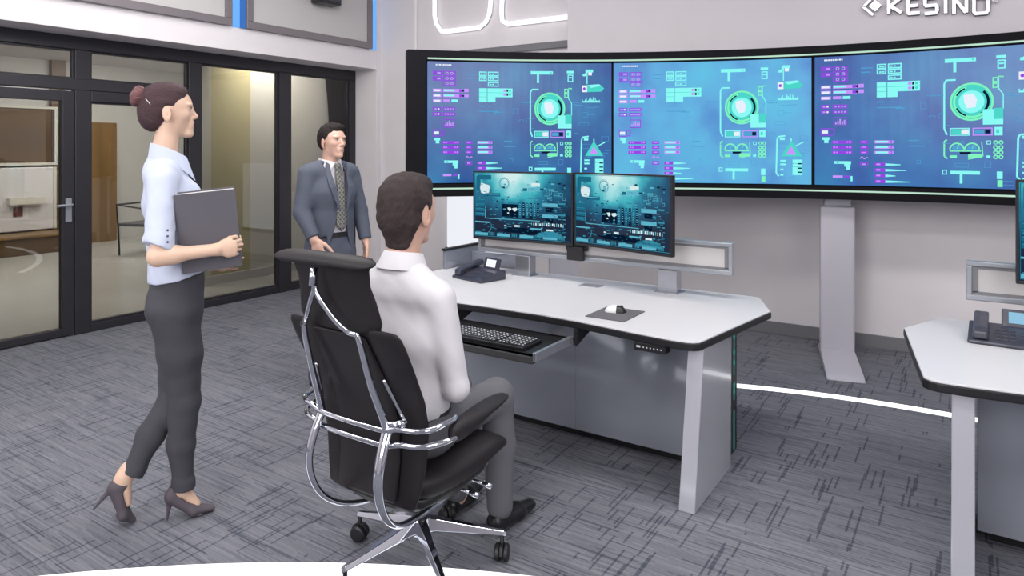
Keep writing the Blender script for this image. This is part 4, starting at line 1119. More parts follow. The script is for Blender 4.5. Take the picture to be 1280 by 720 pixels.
def eyes_and_brows(fr, parent, mb_hair, skin=None, fem=False):
    for s in (1, -1):
        mb = MB(); c = (.0735, s*.031, .011)
        def P(q): v = fr[0]+fr[1] @ (np.array(q, dtype=np.float32)*fr[2]); return (float(v[0]), float(v[1]), float(v[2]))
        n = 16
        def ball(c, r, sq=(1, 1, 1), mi=0):
            rs = []
            for i in range(1, 10):
                th = PI*i/10
                rs.append([P((c[0]+r*sq[0]*math.sin(th)*math.cos(2*PI*j/n), c[1]+r*sq[1]*math.sin(th)*math.sin(2*PI*j/n), c[2]+r*sq[2]*math.cos(th))) for j in range(n)])
            mb.rings(rs, mi)
        ball((.0735, s*.031, .0105), .0112, (1.08, 1.05, .55)); ball((.0805, s*.031, .0108), .0055, (1, 1, .95), 1)
        mb.build('eye', [M['eye'], M['iris']], parent, smooth=True)
        mb = MB(); mb.tube([P(q) for q in [(.0850, s*.014, .026), (.0840, s*.027, .030), (.0765, s*.041, .029), (.066, s*.049, .023)]], [.0022*fr[2], .0032*fr[2], .0028*fr[2], .001], rb=[.0025, .0036, .003, .001], n=8)
        mb.build('eyebrow', mb_hair, parent, smooth=True)
        mb = MB(); mb.tube([P(q) for q in [(.0855, s*.020, .0155), (.0875, s*.029, .0188), (.0815, s*.041, .0165), (.078, s*.045, .013)]], .0013, n=6)
        mb.build('eyelashes', M['iris'], parent, smooth=True)

def hand_prims(m, W, D, N, T, curl, thumb, sc=1.0, spread=.10, k=.004):
    """W wrist, D towards fingers, N palm normal (palm side), T thumb side"""
    W = V(*W); D = nrm(D); N = nrm(np.asarray(N)-D*float(np.dot(N, D))); T = nrm(np.asarray(T)-D*float(np.dot(T, D))-N*float(np.dot(T, N)))
    s = sc
    m.add(ecap(W, W+D*.055*s, (.026*s, .017*s), (.037*s, .0135*s), T), .012)
    m.add(ecap(W+D*.045*s, W+D*.078*s, (.037*s, .0135*s), (.038*s, .0115*s), T), .010)
    m.add(ell(W+D*.030*s+T*.022*s+N*.008*s, (.016*s, .016*s, .016*s)), .012)
    offs = [.0285, .0098, -.0095, -.0275]; lens = [.95, 1.04, .97, .76]; rad = [.0088, .0090, .0085, .0075]
    tips = []
    for i in range(4):
        p = W+D*(.080-.004*abs(i-1))*s+T*offs[i]*s
        a = 0; ang = spread*(1.2-i*.8); d0 = nrm(D*math.cos(ang)+T*math.sin(ang))
        for j, (L, c) in enumerate(zip((.043, .026, .021), curl[i])):
            a += c; d = nrm(d0*math.cos(a)+N*math.sin(a)); q = p+d*L*lens[i]*s
            r0 = rad[i]*s*(1-.09*j); m.add(cone(p, q, r0, r0*.90), k if j or True else .006); p = q
        tips.append((p, d))
    p = W+D*.022*s+T*.024*s+N*.006*s
    for j, L in enumerate((.042, .034, .026)):
        d = nrm(D*thumb[j][0]+T*thumb[j][1]+N*thumb[j][2]); q = p+d*L*s; r0 = (.0125, .0105, .0095)[j]*s
        m.add(cone(p, q, r0, r0*.88), .008 if j == 0 else .004); p = q
    return tips

def wrinkle(amp, seeds, freq):
    rng = np.random.RandomState(seeds); ks = rng.normal(size=(7, 3))*freq; ph = rng.uniform(0, 6.28, 7); w = rng.uniform(.5, 1, 7)
    def f(P):
        o = 0
        for k, p_, ww in zip(ks, ph, w): o = o+ww*np.sin(P @ k.astype(np.float32)+p_)
        return (amp*o/4).astype(np.float32)
    return f

# ================================================================== woman
def c2w(xc, d):
    T = math.radians(33.5); return (xc*math.cos(T)-d*math.sin(T), xc*math.sin(T)+d*math.cos(T))
def woman():
    px, py = c2w(-1.418, 2.885)
    t = thing('person', (px, py, 0), math.radians(59.5), 'standing woman with a hair bun, pale blue shirt and dark trousers holding a grey binder', 'person')
    hf = (V(-.002, 0, 1.674), Ry(-.0), .965)
    m = Model()
    head_prims(m, hf, True)
    m.add(ecap((-.026, 0, 1.47), (-.006, 0, 1.60), (.048, .052), (.043, .045), (0, 1, 0)), .02)
    m.add(ecap((-.015, 0, 1.36), (-.022, 0, 1.45), (.10, .045), (.045, .042), (0, 1, 0)), .02)
    m.add(ecap((.0, 0, 1.0), (-.005, 0, 1.35), (.10, .065), (.10, .055), (0, 1, 0)), .02)
    m.add(ecap((.020, 0, .88), (.010, 0, 1.0), (.09, .06), (.09, .06), (0, 1, 0)), .02)
    # arms: shoulder, elbow, wrist
    SH = {-1: (-.025, -.150, 1.40), 1: (-.02, .150, 1.40)}
    EL = {-1: (-.042, -.215, 1.105), 1: (-.03, .200, 1.10)}
    WR = {-1: (.165, -.232, 1.122), 1: (.155, -.02, 1.03)}
    for s in (-1, 1):
        m.add(cone(SH[s], EL[s], .030, .031), .02)
        m.add(cone(EL[s], WR[s], .032, .0235), .02)
        mid = tuple(np.array(EL[s])*.72+np.array(WR[s])*.28); m.add(cone(EL[s], mid, .032, .036), .02)
    # legs inside the trousers
    m.add(cone((.02, -.08, .86), (.05, -.055, .49), .06, .045), .02); m.add(cone((.05, -.055, .49), (.045, -.04, .12), .045, .027), .02)
    m.add(cone((.02, .08, .86), (.012, .03, .47), .06, .045), .02); m.add(cone((.012, .03, .47), (-.155, .0, .20), .045, .027), .02)
    # feet
    m.add(cone((.045, -.04, .14), (.015, -.04, .10), .028, .024), .02); m.add(cone((.045, -.04, .115), (.095, -.04, .045), .026, .020), .02)
    m.add(cone((-.155, 0, .22), (-.185, 0, .175), .028, .024), .02); m.add(cone((-.165, 0, .195), (-.158, 0, .09), .026, .020), .02)
    # right hand grips the front edge of the binder, left hand under it
    hand_prims(m, WR[-1], (1, .10, .0), (-.06, 1, 0), (0, .1, 1), [(.75, 1.1, .7), (.8, 1.15, .75), (.85, 1.2, .8), (.9, 1.25, .9)], [(.9, .5, .2), (.85, .1, .5), (.7, -.1, .7)], .90, .05)
    hand_prims(m, WR[1], (.9, -.3, .1), (-.1, -.9, .2), (.1, .1, 1), [(.2, .3, .2)]*4, [(.8, .5, .2)]*3, .85)
    body = mesh_model('body', m, (-.34, -.32, .0), (.36, .30, 1.84), .0042, [M['skin'], M['lips']], t, head_mats(hf), 1)
    eyes_and_brows(hf, t, M['hair_w'], fem=True)
    # hair: swept back, low at the nape, with a bun
    H = Model(); X = lambda f: xform(hf, f)
    H.add(X(ell((-.020, 0, .040), (.096, .080, .088))), .01)
    H.add(X(ell((-.064, 0, -.012), (.058, .062, .075))), .03)
    H.add(X(ell((.022, 0, .078), (.050, .055, .034))), .03)
    H.sub(X(ell((.092, 0, -.004), (.066, .088, .112), Ry(.40))), .012)
    H.sub(X(ell((.020, .075, -.055), (.040, .050, .062))), .01); H.sub(X(ell((.020, -.075, -.055), (.040, .050, .062))), .01)
    H.sub(X(ell((-.004, .082, -.010), (.026, .026, .034))), .006); H.sub(X(ell((-.004, -.082, -.010), (.026, .026, .034))), .006)
    H.sub(xform(hf, plane((-.02, 0, -.105), (.45, 0, -1))), .02)
    H.disp = lambda P: (.0005*np.sin(P[:, 2]*420+P[:, 0]*230+6*np.sin(P[:, 1]*40))).astype(np.float32)
    hair = mesh_model('hair', H, (-.2, -.14, 1.52), (.14, .14, 1.84), .0035, [M['hair_w']], t)
    Bn = Model()
    bx, bz = -.117, 1.735
    for i in range(9):
        a = 2*PI*i/9; b = 2*PI*(i+1)/9; rr = .021
        p = lambda q: (bx-.002+rr*.55*math.sin(q)*.6, rr*math.cos(q)*1.05, bz+rr*math.sin(q)*1.1)
        Bn.add(cone(p(a), p(b), .0190, .0180), .006)
    Bn.add(ell((bx+.018, 0, bz-.01), (.03, .026, .03)), .02); Bn.add(ell((bx, 0, bz), (.03, .02, .028)), .01)
    Bn.disp = lambda P: (.0015*np.sin(P[:, 2]*190+P[:, 1]*260+P[:, 0]*120)).astype(np.float32)
    mesh_model('hair_bun', Bn, (-.21, -.1, 1.66), (-.05, .1, 1.82), .0035, [M['hair_bun']], t)
    mb = MB(); mb.tube([(-.088, -.060, 1.722), (-.070, -.070, 1.698)], .0011, n=6); mb.build('hair_pin', M['silver'], hair)
    # shirt
    S = Model()
    S.add(ecap((-.026, 0, 1.455), (-.024, 0, 1.485), (.060, .062), (.052, .056), (0, 1, 0)), .02)
    S.add(ecap((-.024, -.115, 1.405), (-.024, .115, 1.405), (.062, .050), (.062, .050), (1, 0, 0)), .04)
    S.add(ecap((.002, 0, 1.31), (-.016, 0, 1.41), (.145, .098), (.105, .075), (0, 1, 0)), .04)
    for s in (-1, 1): S.add(ell((.068, s*.056, 1.325), (.052, .056, .058)), .04)
    S.add(ecap((.010, 0, 1.14), (.002, 0, 1.30), (.122, .090), (.140, .095), (0, 1, 0)), .04)
    S.add(ecap((.032, 0, .955), (.014, 0, 1.12), (.152, .117), (.124, .094), (0, 1, 0)), .04)
    S.cut(plane((-.08, 0, .970), (.20, 0, -1)), .004)
    for s in (-1, 1):
        e = np.array(EL[s]); h_ = np.array(SH[s]); c_ = h_*.22+e*.78
        S.add(cone((h_[0], h_[1]*.9, h_[2]-.005), tuple(c_), .055, .052), .022)
        S.add(cone(tuple(c_), tuple(h_*.10+e*.90), .0565, .0575), .004)
        S.cut(endcut(tuple(h_*.12+e*.88), tuple(nrm(e-h_)+np.array((-.35, 0, 0))), .0, .13), .004)
        S.cut(plane(tuple(h_*.10+e*.90), tuple((e-h_)*1.0)), .004) if False else None
    S.cut(ell((.075, 0, 1.47), (.060, .034, .075), Ry(-.25)), .008)
    S.cut(cone((-.026, 0, 1.47), (-.012, 0, 1.62), .050, .052), .006)
    w1_, w2_ = wrinkle(.0034, 5, 30), wrinkle(.0022, 6, 75); S.disp = lambda P: w1_(P)+w2_(P)
    mesh_model('shirt', S, (-.2, -.32, .90), (.26, .30, 1.54), .0055, [M['shirt_b']], t)
    # collar as a folded band open at the front
    cm = MB(); ro, ri = [], []
    K = 22; rings = []
    for i in range(K+1):
        a = math.radians(38+(360-76)*i/K); f = abs(i/K*2-1)           # 1 at the front points
        cxx, cyy = math.cos(a), math.sin(a)
        top = 1.542-.060*f*f*1.0; bot = 1.482-.095*f**3
        x0 = -.014+.054*cxx; y0 = .056*cyy; x1 = -.014+(.064+.022*f)*cxx; y1 = (.068)*cyy
        sh = .030*f*f
        rings.append([(x0+sh, y0, top), (x1+sh+.01*f, y1, bot), (x1+sh+.01*f+.004*cxx, y1+.004*cyy, bot), (x0+sh+.006*cxx, y0+.006*cyy, top+.004), ])
    cm.rings(rings); cm.build('collar', M['shirt_b'], t, smooth=False, bevel=.0015, subd=1)
    mb = MB(); mb.rings([[(.045+.0*j, .035*math.cos(2*PI*j/12), 1.43+.03*math.sin(2*PI*j/12)) for j in range(12)], [(.058, .030*math.cos(2*PI*j/12), 1.428+.028*math.sin(2*PI*j/12)) for j in range(12)]])
    mb.build('inner_top', M['inner_top'], t)
    mb = MB()
    for k in range(3): mb.cyl((.005-.012, -.262+.004*k, 1.165+.022*k), .0045, .004, 'y', 10)
    mb.build('sleeve_buttons', M['button'], t)
    # trousers
    Tm = Model()
    Tm.add(ecap((.022, 0, .88), (.028, 0, .975), (.138, .108), (.134, .103), (0, 1, 0)), .03)
    for s, K_, A_, e in ((-1, (.055, -.055, .485), (.050, -.042, .132), 0), (1, (.016, .035, .47), (-.134, .0, .208), 1)):
        Tm.add(cone((.018 if s < 0 else .016, s*.066, .855), (.040, s*.062, .68) if s < 0 else (.03, .055, .68), .096, .080), .04)
        Tm.add(cone((.040, s*.062, .68) if s < 0 else (.03, .055, .68), K_, .079, .060), .03)
        Km = tuple(np.array(K_)*.5+np.array(A_)*.5+np.array((-.012, 0, 0)))
        Tm.add(cone(K_, Km, .060, .052), .02); Tm.add(cone(Km, A_, .052, .038), .02)
        d = nrm(np.array(A_)-np.array(K_)); A2 = np.array(A_)
        Tm.add(cone(tuple(A2-d*.020), tuple(A2+d*.03), .0455, .0445), .006)
        Tm.cut(endcut(tuple(A2), tuple(d), .012, .09), .003)
    Tm.add(ell((-.024, -.055, .880), (.054, .062, .070)), .04); Tm.add(ell((-.024, .055, .880), (.054, .062, .070)), .04)
    Tm.disp = wrinkle(.0024, 9, 40)
    mesh_model('trousers', Tm, (-.24, -.24, .04), (.24, .24, 1.02), .0055, [M['trouser_w']], t)
    # pumps
    def pump(Hh, Bp, Tp, heel0, heel1, up):
        Hh, Bp, Tp, up = map(lambda q: np.array(q, dtype=float), (Hh, Bp, Tp, up))
        sm = Model(); y = (0, 1, 0)
        sm.add(ecap(tuple(Hh), tuple(Bp), (.031, .034), (.040, .022), y), .02)
        sm.add(ecap(tuple(Bp), tuple(Tp), (.038, .021), (.018, .012), y), .02)
        sm.add(ecap(tuple(Hh-np.array((0.0, 0, 0))), tuple(Hh+up*.035), (.029, .030), (.027, .025), y), .01)
        mid = Bp*.75+Hh*.25+up*.042
        sm.cut(ecap(tuple(Hh+up*.055-(Hh-Bp)*.0), tuple(mid), (.026, .030), (.030, .016), y), .006)
        sm.cut(ecap(tuple(Hh*.7+Bp*.3+up*.028), tuple(mid-up*.012), (.025, .022), (.030, .012), y), .008)
        sole_n = -up
        sm.add(cone(tuple(heel0), tuple(heel1), .0125, .0042), .010)
        lo = np.minimum.reduce([Hh, Bp, Tp, np.array(heel0), np.array(heel1)])-.07; hi = np.maximum.reduce([Hh, Bp, Tp, np.array(heel0), np.array(heel1)])+.09
        o = mesh_model('shoe', sm, tuple(lo), tuple(hi), .0032, [M['suede']], t)
        mb = MB(); q = [Hh*.75+Bp*.25, Hh*.5+Bp*.5, Bp, Bp*.5+Tp*.5]
        mb.tube([tuple(p-up*a) for p, a in zip(q, (.026, .023, .019, .015))], [.014, .015, .030, .026], rb=[.005]*4, n=12, up=tuple(up)); mb.build('sole', M['sole'], o, smooth=True)
    pump((.012, -.04, .098), (.088, -.04, .026), (.158, -.04, .016), (.0, -.04, .085), (-.010, -.04, .004), (.30, 0, .95))
    pump((-.190, 0, .160), (-.168, 0, .048), (-.135, 0, .016), (-.205, 0, .165), (-.272, 0, .088), (.93, 0, .20))
    # binder, held against her right side
    b = thing('ring_binder', (px, py, 0), math.radians(59.5), 'thick dark grey binder held upright under the standing woman\'s right arm', 'binder')
    R = Matrix.Translation((.142, -.168, 1.195)) @ Matrix.Rotation(math.radians(-6), 4, 'Y') @ Matrix.Rotation(math.radians(7), 4, 'X') @ Matrix.Rotation(math.radians(-5), 4, 'Z')
    w, h, d = .111, .160, .027
    def bx(name, x0, x1, y0, y1, z0, z1, m, bev, par=None):
        mb = MB(); mb.box(x0, x1, y0, y1, z0, z1, mtx=R); return mb.build(name, m, b, bevel=bev)
    bx('cover', -w, w, -d, -d+.003, -h, h, M['binder'], .001); bx('cover', -w, w, d-.003, d, -h, h, M['binder'], .001)
    bx('spine', -w-.001, -w+.003, -d, d, -h, h, M['binder'], .001)
    bx('paper_block', -w+.004, w-.006, -d+.004, d-.004, -h+.006, h-.005, M['paper'], .001)
    return t
woman()

# ================================================================== man in a suit
def suit_man():
    px, py = c2w(-1.158, 4.46)
    t = thing('person', (px, py, 0), math.radians(-7), 'man in a slate suit and plaid tie standing between glass wall and office chair', 'person')
    hf = (V(.010, 0, 1.567), Rz(math.radians(6)), .95)
    m = Model(); head_prims(m, hf)
    m.add(ecap((-.018, 0, 1.38), (0, 0, 1.52), (.050, .052), (.050, .052), (0, 1, 0)), .02)
    m.add(ecap((-.01, 0, 1.0), (-.012, 0, 1.33), (.10, .06), (.09, .05), (0, 1, 0)), .03)
    SH = {-1: (-.02, -.178, 1.355), 1: (-.02, .178, 1.355)}
    EL = {-1: (-.010, -.208, 1.125), 1: (.000, .225, 1.11)}
    WR = {-1: (.095, -.190, .965), 1: (.06, .225, .915)}
    for s in (-1, 1):
        m.add(cone((0, s*.08, 1.34), SH[s], .03, .03), .02)
        m.add(cone(SH[s], EL[s], .032, .032), .02); m.add(cone(EL[s], WR[s], .038, .027), .03)
        m.add(cone((0, s*.08, .90), (.01, s*.09, .48), .07, .05), .02); m.add(cone((.01, s*.09, .48), (-.01, s*.095, .08), .05, .035), .02)
        m.add(cone((-.03, s*.095, .05), (.12, s*.105, .035), .03, .03), .02)
    hand_prims(m, WR[-1], (.30, .22, -.92), (-.35, .85, .1), (.85, .2, .5), [(.10, .22, .15), (.16, .28, .2), (.22, .32, .22), (.25, .34, .22)], [(.75, .62, .15), (.88, .4, .15), (.95, .2, .1)], 1.06, .13)
    hand_prims(m, WR[1], (.22, -.08, -.97), (-.2, -.95, 0), (.95, -.1, .2), [(.25, .4, .3), (.3, .45, .3), (.35, .45, .35), (.4, .5, .35)], [(.85, .45, .2), (.95, .2, .2), (.95, .05, .2)], 1.0, .06)
    mesh_model('body', m, (-.2, -.36, 0), (.28, .36, 1.74), .0048, [M['skin_m'], M['lips_m']], t, head_mats(hf), 1)
    eyes_and_brows(hf, t, M['hair_k'])
    H = Model(); X = lambda f: xform(hf, f)
    H.add(X(ell((-.016, 0, .038), (.095, .079, .089))), .01); H.add(X(ell((-.050, 0, -.01), (.055, .064, .06))), .03)
    H.add(X(ell((.030, .01, .092), (.055, .058, .032))), .02)
    H.sub(X(ell((.095, 0, -.005), (.072, .085, .078), Ry(.12))), .010)
    for s in (1, -1):
        H.sub(X(ell((.020, s*.085, -.060), (.045, .045, .058))), .008); H.sub(X(ell((-.008, s*.086, -.006), (.020, .024, .032))), .004)
    H.sub(X(plane((-.02, 0, -.070), (.3, 0, -1))), .02)
    H.disp = wrinkle(.0022, 3, 130)
    mesh_model('hair', H, (-.14, -.13, 1.44), (.15, .13, 1.74), .0042, [M['hair_k']], t)
    # jacket, open at the front
    J = Model()
    J.add(ecap((-.022, -.145, 1.375), (-.022, .145, 1.375), (.070, .052), (.070, .052), (1, 0, 0)), .04)
    J.add(ecap((-.005, 0, 1.24), (-.018, 0, 1.37), (.175, .118), (.140, .085), (0, 1, 0)), .05)
    J.add(ecap((-.012, 0, 1.06), (-.006, 0, 1.24), (.150, .108), (.168, .118), (0, 1, 0)), .04)
    J.add(ecap((-.012, 0, .80), (-.012, 0, 1.06), (.182, .130), (.158, .108), (0, 1, 0)), .04)
    J.cut(plane((0, 0, .755), (0, 0, -1)), .004)
    for s in (-1, 1):
        e = np.array(EL[s]); w_ = np.array(WR[s]); d = nrm(w_-e)
        J.add(cone((-.02, s*.160, 1.362), tuple(e), .060, .052), .012); J.add(cone(tuple(e), tuple(w_+d*.02), .052, .041), .012)
        J.cut(endcut(tuple(w_), tuple(d), -.010), .003)
    # opening: wedge that widens to the throat and again below the button
    opn = lambda P: np.maximum(np.abs(P[:, 1]-.004)-(.018+.075*np.clip((P[:, 2]-1.14)/.28, 0, 1)**1.15+.085*np.clip((1.12-P[:, 2])/.30, 0, 1)), -(P[:, 0]-.02))
    J.cut(opn, .006)
    inner = lambda P: ecap((-.012, 0, .70), (-.010, 0, 1.06), (.166, .114), (.142, .092), (0, 1, 0))(P)
    J.cut(inner, .004); J.cut(ecap((-.010, 0, 1.06), (-.018, 0, 1.36), (.142, .092), (.118, .062), (0, 1, 0)), .004)
    J.cut(cone((-.012, 0, 1.37), (0, 0, 1.60), .060, .070), .006)
    J.disp = wrinkle(.0032, 12, 26)
    mesh_model('jacket', J, (-.2, -.38, .70), (.22, .38, 1.50), .006, [M['suit']], t)
    for s in (-1, 1):
        mb = MB(); q = [(.022, s*.060, 1.438), (.062, s*.085, 1.36), (.108, s*.088, 1.28), (.128, s*.030, 1.13)]
        q2 = [(.048, s*.050, 1.425), (.082, s*.056, 1.36), (.116, s*.045, 1.28), (.130, s*.020, 1.13)]
        rs = [[Vector(a), Vector(b), Vector(b)+Vector((.004, 0, 0)), Vector(a)+Vector((.005, 0, .001))] for a, b in zip(q, q2)]
        mb.rings(rs); mb.build('lapel', M['suit'], t, bevel=.001)
    # shirt
    Sh = Model()
    Sh.add(ecap((-.008, 0, .96), (-.008, 0, 1.20), (.136, .094), (.138, .098), (0, 1, 0)), .03); Sh.add(ecap((-.008, 0, 1.20), (-.012, 0, 1.36), (.136, .094), (.095, .062), (0, 1, 0)), .03)
    Sh.add(cone((-.015, 0, 1.38), (-.002, 0, 1.445), .060, .058), .02); Sh.cut(plane((0, 0, 1.447), (.35, 0, 1)), .003)
    Sh.disp = wrinkle(.0015, 2, 40)
    mesh_model('shirt', Sh, (-.16, -.18, .92), (.16, .18, 1.48), .006, [M['shirt_w']], t)
    for s in (-1, 1):
        mb = MB(); mb.rings([[(.045, s*.008, 1.437), (.052, s*.050, 1.388), (.060, s*.046, 1.384), (.054, s*.006, 1.436)], [(.0, s*.066, 1.452), (.018, s*.074, 1.405), (.022, s*.077, 1.405), (.004, s*.070, 1.454)], [(-.05, s*.052, 1.462), (-.055, s*.060, 1.425), (-.058, s*.064, 1.425), (-.054, s*.056, 1.464)]])
        mb.build('collar', M['shirt_w'], t, bevel=.001)
    # tie
    mb = MB(); rs = []
    for (z, x, w, d) in ((1.428, .060, .016, .012), (1.405, .064, .021, .014), (1.392, .064, .013, .010), (1.375, .068, .018, .006), (1.28, .098, .026, .005), (1.16, .105, .032, .005), (1.07, .106, .037, .005), (1.035, .106, .036, .005), (1.000, .106, .002, .003)):
        rs.append([(x+d*(1-.3*abs(c)), .003+w*c, z) for c in (-1, -.5, 0, .5, 1)]+[(x-.003, .003+w*c, z) for c in (1, .5, 0, -.5, -1)])
    mb.rings(rs); mb.build('tie', M['tie'], t, smooth=True)
    # trousers and shoes
    Tm = Model(); Tm.add(ecap((-.008, 0, .86), (-.006, 0, .985), (.155, .105), (.137, .092), (0, 1, 0)), .03)
    for s in (-1, 1):
        Tm.add(cone((-.005, s*.080, .86), (.008, s*.092, .48), .095, .072), .03); Tm.add(cone((.008, s*.092, .48), (-.012, s*.096, .09), .072, .055), .02)
    Tm.disp = wrinkle(.0025, 7, 30)
    mesh_model('trousers', Tm, (-.2, -.26, 0.02), (.2, .26, 1.04), .0065, [M['suit']], t)
    mb = MB(); mb.rings([[(-.007+.099*rx*math.cos(2*PI*j/32), .143*rx*math.sin(2*PI*j/32), z) for j in range(32)] for z, rx in ((.962, .98), (.963, 1.012), (.992, 1.0), (.993, .97))]); mb.build('belt', M['belt'], t, smooth=False)
    for s in (-1, 1):
        Q = Model(); Q.add(ecap((-.035, s*.095, .045), (.085, s*.103, .040), (.038, .036), (.046, .032), (0, 1, 0)), .02); Q.add(ecap((.085, s*.103, .034), (.165, s*.108, .028), (.044, .028), (.028, .018), (0, 1, 0)), .02); Q.cut(plane((0, 0, .004), (0, 0, -1)), .002)
        mesh_model('shoe', Q, (-.12, -.2, -.01), (.24, .2, .12), .006, [M['shoe_b']], t)
suit_man()

# ================================================================== seated man
def seated_man():
    t = thing('person', (-1.687, 1.94, 0), PI/2, 'man in a white shirt and grey trousers sitting on the office chair, seen from behind', 'person')
    hf = (V(-.062, 0, 1.296), Rz(.10), 1.12)
    m = Model(); head_prims(m, hf)
    m.add(ecap((-.105, 0, 1.06), (-.075, 0, 1.23), (.058, .058), (.058, .058), (0, 1, 0)), .02)
    m.add(ecap((-.06, 0, .56), (-.10, 0, .98), (.11, .07), (.10, .06), (0, 1, 0)), .03)
    SH = {-1: (-.095, -.178, 1.0), 1: (-.095, .178, 1.0)}
    EL = {-1: (-.060, -.212, .700), 1: (-.060, .212, .700)}
    WR = {-1: (.105, -.085, .655), 1: (.105, .085, .655)}
    for s in (-1, 1):
        m.add(cone((-.09, s*.08, .97), SH[s], .03, .032), .02); m.add(cone(SH[s], EL[s], .034, .034), .02); m.add(cone(EL[s], WR[s], .040, .028), .03)
        m.add(cone((-.05, s*.09, .54), (.34, s*.10, .535), .065, .050), .03); m.add(cone((.34, s*.10, .53), (.36, s*.105, .11), .05, .036), .02); m.add(cone((.35, s*.105, .06), (.46, s*.125, .04), .032, .028), .02)
        hand_prims(m, WR[s], (.80, -s*.55, -.10), (0, 0, -1), (0, -s, 0), [(.15, .3, .2), (.15, .32, .2), (.18, .32, .2), (.2, .35, .2)], [(.8, .55, .1), (.9, .35, .1), (.95, .2, .1)], 1.0, .08)
    mesh_model('body', m, (-.28, -.34, 0), (.58, .34, 1.46), .0045, [M['skin_m'], M['lips_m']], t, head_mats(hf), 1)
    eyes_and_brows(hf, t, M['hair_d'])
    H = Model(); X = lambda f: xform(hf, f)
    H.add(X(ell((-.020, 0, .040), (.099, .080, .088))), .01); H.add(X(ell((-.058, 0, -.015), (.056, .066, .062))), .03)
    H.add(X(ecap((-.050, 0, -.03), (-.058, 0, -.100), (.064, .042), (.046, .020), (0, 1, 0))), .03)
    H.add(X(ell((.030, 0, .085), (.055, .060, .036))), .02); H.add(X(ell((.014, 0, .02), (.03, .0765, .04))), .01)
    H.sub(X(ell((.100, 0, -.010), (.075, .090, .085), Ry(.12))), .010)
    for s in (1, -1):
        H.sub(X(ell((.020, s*.085, -.078), (.042, .050, .056))), .008); H.sub(X(ell((-.008, s*.086, -.006), (.020, .025, .033))), .004)
    H.disp = wrinkle(.0024, 3, 120)
    mesh_model('hair', H, (-.2, -.13, 1.14), (.14, .13, 1.46), .004, [M['hair_d']], t)
    S = Model()
    S.add(ecap((-.100, -.142, 1.022), (-.100, .142, 1.022), (.072, .054), (.072, .054), (1, 0, 0)), .05)
    S.add(ecap((-.098, 0, .86), (-.104, 0, 1.0), (.176, .118), (.150, .088), (0, 1, 0)), .05)
    S.add(cone((-.104, -.062, 1.072), (-.104, .062, 1.072), .048, .048), .06)
    S.add(ecap((-.075, 0, .66), (-.096, 0, .86), (.160, .122), (.176, .118), (0, 1, 0)), .05)
    S.add(ecap((-.060, 0, .53), (-.075, 0, .66), (.165, .128), (.160, .122), (0, 1, 0)), .04)
    S.add(cone((-.102, 0, 1.06), (-.094, 0, 1.118), .068, .064), .03)
    for s in (-1, 1):
        e = np.array(EL[s]); w_ = np.array(WR[s]); d = nrm(w_-e)
        S.add(cone((-.098, s*.168, 1.008), tuple(e), .060, .045), .022); S.add(cone(tuple(e), tuple(w_+d*.02), .045, .037), .02)
        S.cut(endcut(tuple(w_), tuple(d), -.008), .003)
    S.cut(plane((-.09, 0, 1.150), (.3, 0, 1)), .004)
    S.cut(lambda P: np.maximum(P[:, 2]-.592, np.abs(P[:, 1])-.19), .004); S.cut(plane((0, 0, .56), (0, 0, -1)), .004)
    w1_, w2_ = wrinkle(.0042, 21, 17), wrinkle(.0018, 22, 50); S.disp = lambda P: w1_(P)+w2_(P)
    mesh_model('shirt', S, (-.28, -.34, .48), (.24, .34, 1.18), .006, [M['shirt_w']], t)
    # collar band
    cm = MB(); rings = []; K = 26
    for i in range(K+1):
        a = math.radians(20+320*i/K); f = abs(i/K*2-1); cx_, cy_ = math.cos(a), math.sin(a)
        top = 1.165-.030*f*f+(.0); bot = 1.106-.045*f**2
        rings.append([(-.088+.062*cx_, .064*cy_, top-.004), (-.096+.088*cx_, .094*cy_, bot), (-.096+.092*cx_, .098*cy_, bot+.001), (-.088+.068*cx_, .070*cy_, top)])
    cm.rings(rings); cm.build('collar', M['shirt_w'], t, bevel=.001, subd=1)
    Tm = Model()
    Tm.add(ecap((-.055, 0, .53), (-.062, 0, .575), (.168, .125), (.163, .126), (0, 1, 0)), .03); Tm.cut(plane((0, 0, .612), (0, 0, 1)), .003)
    for s in (-1, 1):
        Tm.add(cone((-.06, s*.085, .535), (.335, s*.108, .535), .088, .066), .04); Tm.add(cone((.335, s*.108, .535), (.355, s*.108, .33), .066, .060), .03); Tm.add(cone((.355, s*.108, .33), (.350, s*.112, .095), .060, .052), .02)
    Tm.cut(plane((0, 0, .462), (0, 0, -1)), .01) if False else None
    Tm.disp = wrinkle(.0028, 17, 26)
    mesh_model('trousers', Tm, (-.25, -.26, 0.02), (.46, .26, .68), .006, [M['trouser_g']], t)
    mb = MB(); mb.rings([[(-.062+.129*k*math.cos(2*PI*j/36), .166*k*math.sin(2*PI*j/36), z) for j in range(36)] for z, k in ((.578, .98), (.579, 1.012), (.608, 1.008), (.609, .97))]); mb.build('belt', M['belt'], t)
    for s in (-1, 1):
        Q = Model(); Q.add(ecap((.325, s*.112, .045), (.44, s*.125, .042), (.038, .038), (.047, .034), (0, 1, 0)), .02); Q.add(ecap((.44, s*.125, .036), (.540, s*.138, .030), (.045, .030), (.028, .020), (0, 1, 0)), .02); Q.cut(plane((0, 0, .004), (0, 0, -1)), .002)
        mesh_model('shoe', Q, (.25, -.22, -.01), (.62, .22, .12), .006, [M['shoe_b']], t)
seated_man()

